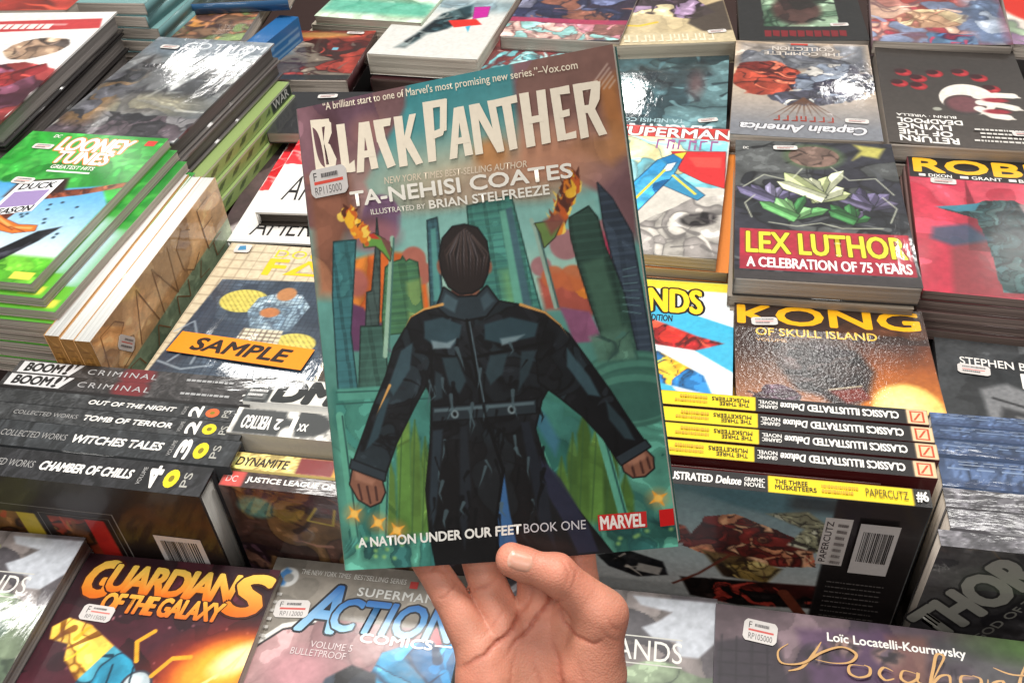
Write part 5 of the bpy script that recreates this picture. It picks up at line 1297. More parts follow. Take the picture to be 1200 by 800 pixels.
    tower([(443, 286), (446, 246), (449, 286), (448, 330), (446, 370), (430, 372), (432, 332), (438, 330)], (66, 82, 78), 412, 60)
    tower([(424, 372), (452, 370), (456, 430), (460, 470), (420, 470)], (60, 92, 82), 413, 24)
    tower([(455, 302), (462, 296), (474, 292), (476, 288), (480, 294), (484, 291), (494, 294), (498, 340), (500, 372), (458, 380), (452, 400), (450, 360)], (74, 120, 84), 414, 14, (50, 84, 70))
    A.camo([(96, 136, 80), (126, 156, 90), (80, 120, 80)], 7, 415, A.polymask(cs([(480, 318), (497, 312), (500, 356), (482, 364)]), .01), a=.8)
    A.line(cs([(453, 405), (464, 268)]), .010, (150, 184, 160)); A.line(cs([(457, 405), (466, 268)]), .004, (70, 110, 100))
    tower([(506, 246), (518, 242), (520, 262), (522, 340), (508, 344)], (60, 96, 104), 416, 40); A.poly(cs([(510, 256), (516, 254), (520, 336), (512, 338)]), (92, 160, 150), .8, .004)
    tower([(553, 228), (604, 214), (622, 290), (636, 345), (560, 350)], (66, 124, 112), 417, 34, (48, 92, 92))
    A.poly(cs([(590, 300), (600, 296), (612, 345), (596, 348)]), (140, 190, 110), .5, .02); A.poly(cs([(597, 230), (604, 226), (625, 340), (614, 342)]), (70, 96, 110), .8, .004); A.poly(cs([(590, 232), (597, 230), (616, 342), (606, 344)]), (104, 170, 148), .9, .004)
    tower([(668, 236), (690, 222), (700, 234), (708, 266), (736, 330), (752, 400), (716, 404), (700, 360), (690, 330), (678, 290), (670, 258)], (52, 78, 68), 418, 16)
    A.poly(cs([(682, 286), (706, 278), (726, 350), (730, 376), (708, 380), (696, 340)]), (72, 104, 86), .8, .01)
    tower([(700, 196), (716, 212), (738, 250), (752, 330), (764, 400), (748, 402), (730, 320), (716, 280), (706, 240)], (66, 78, 92), 419, 26, (50, 60, 76))
    for k in range(7): A.line(cs([(728, 292 + 8 * k), (742 + k, 288 + 9 * k)]), .002, (120, 160, 160), .6)
    # burning banners on their poles
    A.line(cs([(652, 338), (630, 250), (626, 240)]), .008, (150, 176, 160)); A.line(cs([(655, 338), (633, 250)]), .004, (70, 100, 96))
    A.poly(cs([(428, 272), (442, 264), (455, 270), (463, 280), (461, 294), (452, 284), (444, 278), (430, 280)]), (100, 150, 70), ink=(50, 40, 34), iw=.004); A.poly(cs([(430, 266), (442, 264), (450, 270), (440, 270)]), (190, 60, 44)); A.poly(cs([(450, 268), (462, 272), (462, 292)]), (120, 70, 70), .9)
    r = random.Random(8)
    for (x0, y0, x1, y1, n) in ((432, 272, 408, 242, 26), (652, 250, 672, 198, 34)):
        dx, dy = x1 - x0, y1 - y0
        for k in range(n * 2):
            t = r.random(); x = x0 + dx * t + r.uniform(-6, 6); y = y0 + dy * t + r.uniform(-5, 5); w = 10 * (1 - .5 * t)
            c = r.choice([(240, 180, 50), (246, 206, 90), (226, 130, 40), (110, 54, 34), (84, 44, 34), (196, 90, 40)])
            A.line(cs([(x, y), (x + r.uniform(-2, 5) * (1 if dx > 0 else -1), y + dy * .12), (x + r.uniform(-8, 6), y + dy * .32)]), r.uniform(.010, .024), c, .95, taper=True)
    A.poly(cs([(630, 244), (640, 242), (660, 240), (652, 258), (640, 270), (636, 254)]), (104, 130, 70), ink=(50, 44, 34), iw=.004); A.poly(cs([(640, 240), (656, 230), (664, 240), (648, 256)]), (130, 74, 66), .9, .008)
    # terraces and planting low down
    g = A.polymask(cs([(390, 450), (800, 420), (800, 660), (400, 680)]), .02)
    A.camo([(50, 104, 94), (64, 122, 108), (80, 140, 122), (58, 110, 100)], 5, 420, g, stretch=(2.5, .4))
    for (x, y, rx, ry) in ((735, 408, .12, .035), (740, 424, .13, .05), (738, 446, .14, .06)):
        A.ell(*c_(x, y), rx, ry, (62, 104, 92), soft=.004); A.ell(*c_(x, y), rx * .95, ry * .85, (76, 126, 110), soft=.004); A.ell(*c_(x, y + 3), rx * .86, ry * .7, (58, 98, 88), soft=.004)
    A.camo([(70, 104, 92), (56, 88, 80), (84, 120, 102)], 14, 421, A.polymask(cs([(690, 372), (732, 356), (744, 396), (700, 402)]), .01), ink=(44, 66, 62), a=.9)
    for (x0, x1, yt) in ((466, 480, 455), (482, 492, 480), (494, 504, 500), (446, 462, 520), (664, 676, 490), (676, 690, 462), (690, 706, 478), (706, 722, 500), (722, 740, 540), (650, 664, 520)):
        m = A.polymask(cs([(x0, 640), (x0 - 1, yt + 30), ((x0 + x1) / 2, yt), (x1 + 1, yt + 30), (x1 + 4, 640)]), .006)
        A.camo([(84, 120, 56), (100, 136, 64), (72, 104, 52)], 6, 422 + x0, m, stretch=(3, .4)); A.line(cs([((x0 + x1) / 2, yt), (x0, 640)]), .003, (60, 90, 50), .7)
    for (a, b) in (((454, 480), (448, 650)), ((604, 440), (664, 600)), ((690, 440), (744, 655)), ((398, 480), (420, 655))):
        A.line(cs([a, b]), .018, (92, 160, 136)); A.line(cs([(a[0] + 3, a[1]), (b[0] + 3, b[1])]), .004, (44, 84, 78))
    A.poly(cs([(612, 440), (640, 470), (655, 500), (650, 520), (628, 480)]), (62, 108, 128), .9, .01)
    A.rect(*c_(396, 462), c_(500, 462)[0], c_(396, 448)[1], (84, 150, 132), .9, .004); A.line(cs([(394, 452), (520, 440)]), .003, (44, 84, 78)); A.line(cs([(394, 466), (515, 452)]), .003, (44, 84, 78))
    A.camo([(56, 110, 100), (84, 150, 130), (48, 96, 92)], 9, 430, A.polymask(cs([(402, 630), (800, 596), (800, 645), (405, 672)]), .02), stretch=(3, .4))
    for k in range(26):
        x = 410 + 380 * r.random(); y = 640 - (x - 410) * .06 + r.uniform(-14, 16); A.ell(*c_(x, y), .006, .004, (150, 196, 110), .8, soft=.006)
    A.poly(cs([(588, 575), (594, 600), (606, 640), (586, 642), (583, 620)]), (62, 104, 150), 1, .004); A.ell(*c_(598, 648), .05, .02, (80, 160, 140), soft=.006)
    # an ordinary man in a long dark overcoat, seen from behind, looking at the city
    INK = (13, 12, 14); CL = [(22, 22, 25), (30, 33, 37), (26, 27, 30), (38, 46, 51)]
    def cloth(pts, seed, sc, pal=CL):
        A.line(cs(pts) + [cs(pts)[0]], .007, INK)
        m = A.polymask(cs(pts), .003); A.camo(pal, sc, seed, m, ink=INK, stretch=(1.5, .6)); return m
    A.poly(cs([(534, 312), (564, 308), (568, 344), (532, 346)]), (128, 84, 66), 1, .003); A.poly(cs([(534, 312), (548, 310), (546, 346), (532, 346)]), (92, 58, 48), 1, .006)
    for (x, y) in ((521.5, 298), (575, 294)): A.ell(*c_(x, y), .014, .016, (140, 92, 72), soft=.004); A.ell(*c_(x, y), .007, .009, (96, 60, 50), soft=.004)
    hair = cs([(523, 306), (520, 286), (524, 266), (536, 252), (550, 249), (564, 252), (574, 266), (577, 286), (574, 304), (568, 318), (556, 326), (542, 327), (530, 320)])
    A.line(hair + [hair[0]], .006, INK); A.poly(hair, (40, 31, 29), 1, .003)
    for k in range(26):
        x = 526 + 2 * k; A.line(cs([(550 + (x - 550) * .35, 254 + abs(k - 12) * .6), (x, 280 + 2 * ((k * 7) % 5)), (550 + (x - 550) * .8, 318 - abs(k - 12) * .7)]), .005, ((64, 50, 46), (84, 70, 66), (28, 22, 22), (104, 96, 98))[(k * 5) % 4], .8, taper=True)
    body = [(478, 374), (486, 358), (502, 350), (522, 342), (550, 350), (582, 334), (612, 338), (640, 346), (656, 360), (664, 386), (650, 420), (634, 450), (626, 486), (640, 536), (676, 590), (716, 647), (512, 664), (504, 620), (500, 566), (506, 506), (508, 452), (494, 418)]
    cloth(body, 441, 8)
    low = A.polymask(cs([(500, 500), (640, 500), (716, 647), (512, 664)]), .05) * A.polymask(cs(body), .003); A.mixin(low * .6, (22, 19, 20))
    A.poly(cs([(590, 540), (596, 590), (608, 650), (584, 656), (582, 600)]), (60, 98, 144), 1, .003); A.line(cs([(590, 536), (581, 600), (583, 656)]), .006, INK)
    cloth([(478, 372), (464, 396), (454, 430), (438, 468), (424, 508), (414, 536), (430, 548), (450, 552), (464, 510), (486, 464), (506, 426), (508, 396), (500, 376)], 443, 11)
    cloth([(644, 352), (666, 370), (690, 404), (712, 436), (734, 472), (754, 502), (742, 518), (724, 526), (706, 496), (682, 468), (656, 446), (632, 428), (630, 396)], 444, 11)
    SK = (132, 88, 70)
    for pts in ([(414, 540), (447, 553), (451, 570), (446, 582), (434, 588), (420, 580), (410, 562)], [(726, 524), (752, 508), (763, 520), (764, 534), (754, 544), (740, 546), (730, 538)]):
        A.poly(cs(pts), SK, 1, .003, ink=INK, iw=.006)
    for pts in ([(420, 562), (424, 580)], [(430, 564), (434, 584)], [(440, 564), (442, 580)], [(738, 528), (742, 544)], [(748, 524), (752, 540)], [(756, 520), (760, 534)]): A.line(cs(pts), .005, (72, 44, 38))
    for pts in ([(416, 546), (440, 556), (436, 562), (416, 556)], [(732, 526), (752, 514), (756, 520), (738, 532)]): A.poly(cs(pts), (168, 118, 96), .8, .006)
    for pts in ([(412, 532), (452, 546), (451, 556), (410, 542)], [(720, 520), (754, 498), (760, 506), (726, 530)]): A.poly(cs(pts), (46, 54, 60), 1, .003, ink=INK, iw=.005)
    # collar, yoke, belt, seam, folds with steel-blue light on them
    A.poly(cs([(516, 344), (524, 322), (540, 332), (562, 330), (574, 318), (586, 334), (572, 352), (548, 358), (528, 354)]), (44, 54, 60), 1, .003, ink=INK, iw=.007); A.poly(cs([(520, 342), (526, 328), (540, 336), (536, 350)]), (74, 94, 102), .9, .005); A.poly(cs([(566, 332), (574, 324), (582, 334), (570, 346)]), (66, 84, 92), .9, .005)
    A.line(cs([(490, 398), (548, 404), (642, 380)]), .007, INK); A.line(cs([(550, 358), (566, 460), (590, 540)]), .007, INK); A.line(cs([(553, 360), (569, 460)]), .003, (96, 116, 124), .8)
    A.poly(cs([(508, 464), (628, 450), (628, 466), (508, 481)]), (40, 47, 52), 1, .003, ink=INK, iw=.006); A.poly(cs([(510, 466), (626, 452), (626, 456), (510, 470)]), (92, 110, 116), .8, .003)
    for (x, y) in ((534, 471), (600, 463)): A.ell(*c_(x, y), .012, .009, (120, 136, 140), soft=.003); A.ell(*c_(x, y), .006, .005, INK, soft=.003)
    for pts, c in (([(500, 362), (522, 356), (544, 364), (540, 386), (514, 392), (500, 382)], (54, 76, 84)), ([(570, 362), (600, 352), (632, 358), (628, 374), (590, 384), (570, 380)], (50, 72, 80)), ([(508, 384), (526, 386), (538, 380), (530, 392), (510, 394)], (128, 148, 154)), ([(588, 378), (616, 372), (606, 380), (590, 386)], (118, 138, 144)),
                   ([(472, 398), (486, 388), (482, 420), (462, 452), (456, 442)], (60, 82, 90)), ([(448, 460), (458, 454), (444, 504), (428, 520)], (50, 70, 78)), ([(664, 386), (690, 420), (702, 444), (688, 442), (664, 408)], (60, 84, 92)), ([(708, 448), (730, 474), (742, 498), (730, 496), (712, 472)], (48, 64, 70)),
                   ([(520, 404), (538, 402), (548, 430), (540, 446), (528, 436)], (48, 64, 70)), ([(576, 398), (596, 396), (590, 420), (576, 434), (570, 420)], (50, 66, 72)), ([(612, 392), (630, 390), (620, 420), (608, 440)], (46, 60, 66)), ([(512, 420), (520, 424), (520, 452), (510, 456)], (46, 58, 64)),
                   ([(508, 492), (520, 490), (514, 560), (508, 620), (503, 580)], (44, 54, 62)), ([(632, 520), (656, 548), (688, 608), (700, 644), (676, 646), (656, 598), (636, 560)], (44, 46, 64)), ([(540, 486), (548, 485), (552, 560), (544, 640), (538, 600)], (36, 40, 46)), ([(610, 478), (620, 477), (640, 560), (650, 640), (630, 600)], (34, 38, 46))):
        A.poly(cs(pts), c, .9, .005)
    r = random.Random(12)
    for k in range(70):
        x = r.uniform(505, 640); y = r.uniform(370, 620); L_ = r.uniform(12, 40)
        A.line(cs([(x, y), (x + r.uniform(-6, 6), y + L_ * .5), (x + r.uniform(-10, 10), y + L_)]), r.uniform(.004, .010), INK if k % 3 else (76, 94, 100), .8, taper=True)
    for pts in ([(522, 341), (500, 348), (484, 358), (474, 376)], [(612, 337), (640, 345), (657, 359), (668, 376)], [(458, 440), (440, 480)]): A.line(cs(pts), .006, (230, 168, 92), .9, taper=True)
    for (x, y) in ((415, 598), (443, 608), (465, 617), (770, 574)):
        u, v = c_(x, y); A.ell(u, v, .03, .02, (206, 140, 70), .5, soft=.02)
        for q_ in range(4):
            an = .5 + q_ * math.pi / 2; A.line([(u, v), (u + .034 * math.cos(an), v + .023 * math.sin(an))], .011, (236, 160, 60), taper=True)
        A.ell(u, v, .012, .008, (246, 190, 90), soft=.004)
    # rubbed corner and creases of the stock
    for k in range(5): A.line(cs([(690 + 6 * k, 100 - k), (712 + 2 * k, 72 + 4 * k)]), .0035, (214, 186, 170), .6)
    A.grain(.05)
    return A
def qp(body, bl, br, tr, tl, col=IVORY, off=.012, **kw): return T(body, 0, 0, 0, 0, col, off, quad=cs([bl, br, tr, tl]), **kw)
LET = [ # broad-nibbed capitals of the title
    [(365, 140), (379, 138.5), (386, 200), (372, 201)], [(377, 139), (389, 137.5), (391, 144.5), (379, 147.5)], [(385, 138), (392, 142), (392.5, 153), (387, 166), (381.5, 167), (385, 155)], [(382, 163), (390, 166), (398, 182), (396, 193), (389, 197), (388, 182)], [(384, 189), (396, 188), (393, 199), (385, 200)],
    [(398.5, 144), (409, 142.5), (415, 196), (405, 197.5)], [(412, 188.5), (420.5, 182), (421.5, 195), (414, 196.5)],
    [(427, 141), (435, 140), (432, 195), (423, 196.5)], [(431, 140.5), (440, 139), (450, 190), (441, 192)], [(431, 172), (446, 169.5), (446.5, 177), (430, 180)],
    [(445, 138), (467, 134.5), (465.5, 143), (450, 146)], [(445, 139), (456, 137), (460, 158), (449, 162)], [(449, 160), (459.5, 156), (471, 186), (461, 190)],
    [(470, 133.5), (480.5, 132), (485.5, 186), (475.5, 188)], [(489, 130.5), (497, 129), (488, 160), (480, 163)], [(480, 160), (488.5, 154), (504, 182), (495.5, 185)],
    [(505, 117), (517, 115), (519.5, 179.5), (510, 181.5)], [(514, 115.5), (533, 112), (531, 120), (515, 123)], [(526, 113.5), (534, 112.5), (532.5, 146), (524.5, 149)], [(516, 148), (531, 142), (528, 151.5), (517, 156)],
    [(541.5, 122), (549, 120.5), (544, 175.5), (535, 177.5)], [(545, 121), (553, 119.5), (562.5, 171), (553, 173)], [(544, 154), (558, 151), (559, 158), (543, 161)],
    [(559, 118.5), (568, 117), (574, 169.5), (565, 171.5)], [(561, 118), (571, 116), (598, 166), (590, 168)], [(580, 113.5), (588.5, 112), (598, 165), (590, 167.5)],
    [(588, 112), (613, 106), (614, 114), (590, 119.5)], [(596, 113), (606, 111), (613, 162.5), (604, 165)],
    [(616, 105), (626.5, 103), (633, 159), (623, 161.5)], [(635, 101.5), (645, 99.5), (650, 155), (640, 157.5)], [(626, 129), (642, 125.5), (643, 132.5), (627, 136)],
    [(650, 99), (660, 97), (667.5, 151), (657.5, 153.5)], [(658, 97.5), (671, 94.5), (672, 103), (659, 105)], [(660, 122), (671, 119), (671.5, 126), (661, 129)], [(664, 146), (678, 141.5), (678.5, 149), (665, 152)],
    [(675, 94), (684.5, 92), (692, 147.5), (683, 150)], [(683, 92.5), (702, 89), (703.5, 96), (685, 100)], [(696, 90), (705, 90), (704, 108), (698, 120), (691, 121), (696, 108)], [(687, 115), (699, 113), (698, 121), (688, 123)], [(690, 121), (698.5, 117), (712, 143.5), (703, 146)]]
def held():
    r = empty('comic_book', HM, 'comic held up by the hand, teal city cover with ivory title', 'comic book')
    w, d, t = HW, HH, .009
    tw = lambda u, v: TW * (-4 * (u - .5) * (v - .5)) + .0028 * np.sin(np.pi * u)
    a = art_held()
    its = [Q(cs(p), (248, 234, 212)) for p in LET]
    its += [qp('“A brilliant start to one of Marvel\'s most promising new series.”–Vox.com', (384, 131.5), (681.5, 80), (680, 69.5), (383, 120.5), off=.006),
            qp('NEW YORK TIMES BEST-SELLING AUTHOR', (458, 207.5), (623.5, 182), (623, 175), (457, 200), (226, 208, 184), .004, shear=.15),
            qp('TA-NEHISI COATES', (417, 234.5), (673.5, 191), (672, 176), (415, 218.5), (242, 236, 224), .035),
            qp('ILLUSTRATED BY', (441, 242.5), (506, 232.5), (505.5, 227), (440, 236.5), (226, 220, 206), .012), qp('BRIAN STELFREEZE', (511, 232.5), (648, 210.5), (647, 200), (510, 223.5), (236, 230, 218), .03),
            qp('A NATION UNDER OUR FEET', (422, 638), (610.6, 617.5), (610.6, 605.5), (421, 626.5), (240, 236, 228), .035), qp('BOOK ONE', (614, 617), (686, 612), (685.5, 600), (613.5, 605), (206, 202, 206), .0),
            Q(cs([(701, 615), (758, 611), (756.5, 589.5), (699.5, 594)]), (196, 46, 44)), qp('MARVEL', (704, 613.0), (755, 609.3), (754, 592.4), (702.4, 596), (240, 232, 224), .03),
            Q(cs([(773.5, 610.5), (790.5, 608.5), (788.5, 586), (771.5, 588)]), (206, 30, 30))]
    mb = MB()
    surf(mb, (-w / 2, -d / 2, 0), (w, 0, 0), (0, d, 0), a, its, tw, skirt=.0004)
    surf(mb, (w / 2, -d / 2, -t), (-w, 0, 0), (0, d, 0), None, (), lambda u, v: -tw(1 - u, v), base=(70, 110, 104), skirt=.0004)
    # rounded spine fold, a pale highlight line painted along it
    n = 24; col = a.a[:, 2, :]
    sv = np.linspace(0, 1, n); rows = []; cc = []
    for q in range(6):
        an = math.pi * (q / 5 - .5)
        x = -w / 2 - .0016 * math.cos(an); z = -t / 2 + t / 2 * math.sin(an)
        rows.append(np.c_[np.full(n, x), -d / 2 + d * sv, z + tw(np.zeros(n), sv)])
        k = col[(sv * (a.h - 1)).astype(int)]
        cc.append(lin(k * .55 + np.array((206, 210, 200)) * .45 if q in (4,) else k * .9))
    f = [(p * n + q, p * n + q + 1, (p + 1) * n + q + 1, (p + 1) * n + q) for p in range(5) for q in range(n - 1)]
    mb.add(np.concatenate(rows), f, np.concatenate(cc))
    mb.build('cover', M_HELD, r)
    pb = MB(); n = 26; s = np.linspace(0, 1, n)
    i = .0008 / w
    for (u, v) in ((i + s * (1 - 2 * i), 0 * s + i), (0 * s + 1 - i, s), (i + s * (1 - 2 * i), 0 * s + 1 - i)):
        X = -w / 2 + w * u; Y = -d / 2 + d * v; Z = tw(u, v)
        A_ = np.concatenate([np.c_[X, Y, Z - .0005], np.c_[X, Y, Z - t + .0005]])
        pb.add(A_, [(q, q + n, q + n + 1, q + 1) for q in range(n - 1)], lin((214, 206, 192)))
    pb.build('page_block', M_PAGE, r)
    u, v = c_(388, 207.5)
    x, y = -w / 2 + w * u, -d / 2 + d * v
    st = sticker(r, x, y, float(tw(np.array([u]), np.array([v]))[0]) + .0012, .0228, .0140, 2,
            items=[T('F', .06, .60, .16, .92, (60, 56, 56), .0), Q([(.06, .45), (.95, .45), (.95, .57), (.06, .57)], (214, 80, 66)), T('RP115000', .06, .06, .88, .36, (96, 92, 92), -.005)] + fine(.3, .64, .95, .9, 1, (96, 92, 92), 2, .6))
    # tilt the sticker with the twisted sheet
    e = 1e-3
    gx = (float(tw(u + e, v)) - float(tw(u - e, v))) / (2 * e * w); gy = (float(tw(u, v + e)) - float(tw(u, v - e))) / (2 * e * d)
    nrm = Vector((-gx, -gy, 1)).normalized()
    st.matrix_local = Matrix.Translation((x, y, float(tw(u, v)) + .0005)) @ Vector((0, 0, 1)).rotation_difference(nrm).to_matrix().to_4x4() @ Matrix.Rotation(math.radians(2), 4, 'Z')
held()

# ================================================================== the hand
def skin_mat():
    m, nt, N, L, P = new_mat('skin')
    at = N.new('ShaderNodeAttribute'); at.attribute_name = 'print'
    tc = N.new('ShaderNodeTexCoord')
    n = N.new('ShaderNodeTexNoise'); n.inputs['Scale'].default_value = 70; n.inputs['Detail'].default_value = 4
    L.new(tc.outputs['Object'], n.inputs['Vector'])
    rr = N.new('ShaderNodeMapRange'); rr.inputs['To Min'].default_value = .80; rr.inputs['To Max'].default_value = 1.18
    L.new(n.outputs['Fac'], rr.inputs['Value'])
    mx = N.new('ShaderNodeVectorMath'); mx.operation = 'SCALE'
    L.new(at.outputs['Color'], mx.inputs[0]); L.new(rr.outputs[0], mx.inputs['Scale'])
    L.new(mx.outputs[0], P.inputs['Base Color'])
    P.inputs['Subsurface Weight'].default_value = .22
    P.inputs['Subsurface Radius'].default_value = (1.0, .35, .2)
    P.inputs['Subsurface Scale'].default_value = .004
    P.inputs['Roughness'].default_value = .48
    P.inputs['Specular IOR Level'].default_value = .35
    v = N.new('ShaderNodeTexVoronoi'); v.inputs['Scale'].default_value = 900
    n2 = N.new('ShaderNodeTexNoise'); n2.inputs['Scale'].default_value = 260; n2.inputs['Detail'].default_value = 3
    L.new(tc.outputs['Object'], v.inputs['Vector']); L.new(tc.outputs['Object'], n2.inputs['Vector'])
    ad = N.new('ShaderNodeMath'); ad.operation = 'ADD'; L.new(v.outputs['Distance'], ad.inputs[0]); L.new(n2.outputs['Fac'], ad.inputs[1])
    b = N.new('ShaderNodeBump'); b.inputs['Strength'].default_value = .22; b.inputs['Distance'].default_value = .0008
    L.new(ad.outputs[0], b.inputs['Height']); L.new(b.outputs[0], P.inputs['Normal'])
    return m
M_SKIN = skin_mat()
MM = .001
def cap(p, a, b, ra, rb):
    a = np.array(a, float); b = np.array(b, float); d = b - a
    t = np.clip(((p - a) @ d) / (d @ d), 0, 1)
    return np.linalg.norm(p - a - t[:, None] * d, axis=1) - (ra + (rb - ra) * t)
def smin(a, b, k):
    h = np.clip(.5 + .5 * (b - a) / k, 0, 1)
    return b * (1 - h) + a * h - k * h * (1 - h)
FING = [  # joints (mm) from the palm to the tip, and radii: little, ring, middle, index
    ([(-23, -17, -17), (-41, 11, -25), (-55.5, 32, -33), (-62, 50, -38), (-66, 64, -40)], [12.0, 9.1, 8.6, 8.0, 7.2]),
    ([(-11, -6, -23), (-20, 13, -28), (-27, 34, -33), (-31, 56, -38), (-33, 74, -40)], [12.2, 10.2, 10, 9, 7.6]),
    ([(5, -2, -25), (5, 17, -28), (2, 38, -33), (0, 62, -36), (-2, 82, -38)], [12.5, 10.8, 10.2, 9.2, 7.8]),
    ([(24, 2, -18), (26, 20, -22), (25, 40, -26), (22, 60, -30), (20, 76, -33)], [12.5, 10.4, 9.2, 8.6, 7.4])]
CREASE = [([(-35, -21), (-26, -15), (-15, -8), (-6, 1), (1, 11), (5, 20)], 1.5, 1.5), ([(-12, -14), (-3, -5), (5, 3), (11, 11), (15, 18)], 1.3, 1.4), ([(15, 9), (18, 3), (24, -1), (31, -2), (36, 0)], 1.0, 1.3),
          ([(-30, 12), (-24, 17), (-16, 20)], .9, 1.1), ([(-52, 24), (-45, 28), (-37, 34)], .8, 1.0), ([(-53, 27), (-46, 31), (-40, 36)], .4, .8), ([(-47, 11), (-41, 14), (-34, 21)], .5, .9), ([(-36, 29), (-29, 32), (-19, 36)], .6, .9),
          ([(19, 38), (22, 32), (21, 25)], .4, .8), ([(16, 39), (18.5, 32), (17, 25)], .4, .8), ([(36, 12), (40, 6), (46, 3)], .3, .9), ([(34, 6), (38, 1), (44, -2)], .3, .9),
          ([(11, -4), (16, -20), (16, -40), (12, -66)], .8, 1.8), ([(2, -14), (6, -30), (6, -52)], .45, 1.4), ([(-6, -12), (-10, -28), (-10, -50)], .35, 1.3), ([(-30, -30), (-22, -36), (-16, -46)], .35, 1.3), ([(22, -10), (28, -24), (29, -40)], .3, 1.2), ([(-24, -5), (-17, 0), (-12, 6)], .35, .9)]
def near_crease(p, pts):
    """squared distance to a crease line and how deep it runs there (fading out at both ends)"""
    x = p[:, 0] + .5 * np.sin(p[:, 1] * .55) + .25 * np.sin(p[:, 1] * 1.7 + 1); y = p[:, 1] + .4 * np.sin(p[:, 0] * .6 + 2)
    q = np.stack([x, y], 1); d2 = np.full(len(p), 1e9); w = np.zeros(len(p)); n = len(pts) - 1
    for k, (a, b) in enumerate(zip(pts[:-1], pts[1:])):
        a = np.array(a, float); b = np.array(b, float); e = b - a
        t = np.clip(((q - a) @ e) / (e @ e), 0, 1)
        d = ((q - a - t[:, None] * e) ** 2).sum(1)
        c = d < d2; d2 = np.where(c, d, d2); w = np.where(c, np.sin(np.pi * np.clip((k + t) / n, .02, .98)) ** .7, w)
    return d2, w
def hand_sdf(p):
    fs = []
    for j, r in FING:
        f = None
        for k in range(len(j) - 1):
            c = cap(p, j[k], j[k + 1], r[k], r[k + 1])
            f = c if f is None else smin(f, c, 1.2)
        fs.append(f)
    fing = fs[0]
    for f in fs[1:]: fing = smin(fing, f, .7)
    palm = cap(p, (-22, -19, -19), (-14, -78, -16), 14.5, 17)
    for a, b, ra, rb in (((-9, -8, -24), (-2, -78, -18), 13.5, 17), ((6, -4, -26), (8, -78, -18), 13.5, 17), ((23, 0, -20), (18, -78, -16), 13, 16)):
        palm = smin(palm, cap(p, a, b, ra, rb), 9)
    palm = smin(palm, cap(p, (31, -24, -10), (22, -66, -13), 17, 15), 9)            # ball of the thumb
    palm = smin(palm, cap(p, (-22, -30, -14), (-14, -66, -13), 14, 14), 9)           # heel of the palm
    palm = smin(palm, cap(p, (3, -78, -18), (6, -220, -40), 21, 29), 12)             # wrist and forearm
    f = smin(fing, palm, 4)
    th = cap(p, (32, -20, -6), (35.5, 9, 0.5), 16.2, 12.0)
    th = smin(th, cap(p, (35.5, 9, .5), (13.5, 29.5, 4.5), 11.6, 9.2), 6)
    th = smin(th, cap(p, (13.5, 29.5, 4.5), (-7.5, 35.5, 2.8), 9.2, 7.6), 5)
    th = smin(th, cap(p, (-3, 34, 1.8), (-8.5, 36, 2.2), 8.2, 7.4), 4)
    f = smin(f, th, 5)
    # creases of the palm and the joints
    front = np.clip((p[:, 2] + 26) / 8, 0, 1)
    for pts, dep, sig in CREASE:
        d2, w = near_crease(p, pts)
        f = f + (.8 * np.exp(-d2 / (.62 * sig) ** 2) + .35 * np.exp(-d2 / (2.2 * sig) ** 2)) * dep * w * front
    # hollow of the half closed palm below the hidden middle finger
    f = f + 5.5 * np.exp(-(((p[:, 0] - 1) / 13) ** 2 + ((p[:, 1] - 16) / 13) ** 2)) * np.clip((p[:, 2] + 30) / 8, 0, 1) * np.clip((2 - p[:, 2]) / 6, 0, 1)
    # gentle fullness so that the flesh is not tubular
    f = f + .5 * np.sin(p[:, 0] * .21 + 1) * np.sin(p[:, 1] * .17) * np.cos(p[:, 2] * .19)
    return f
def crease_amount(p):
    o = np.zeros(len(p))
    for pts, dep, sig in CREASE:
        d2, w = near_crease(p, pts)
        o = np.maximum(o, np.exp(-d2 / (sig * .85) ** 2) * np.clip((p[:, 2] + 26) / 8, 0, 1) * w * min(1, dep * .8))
    return o
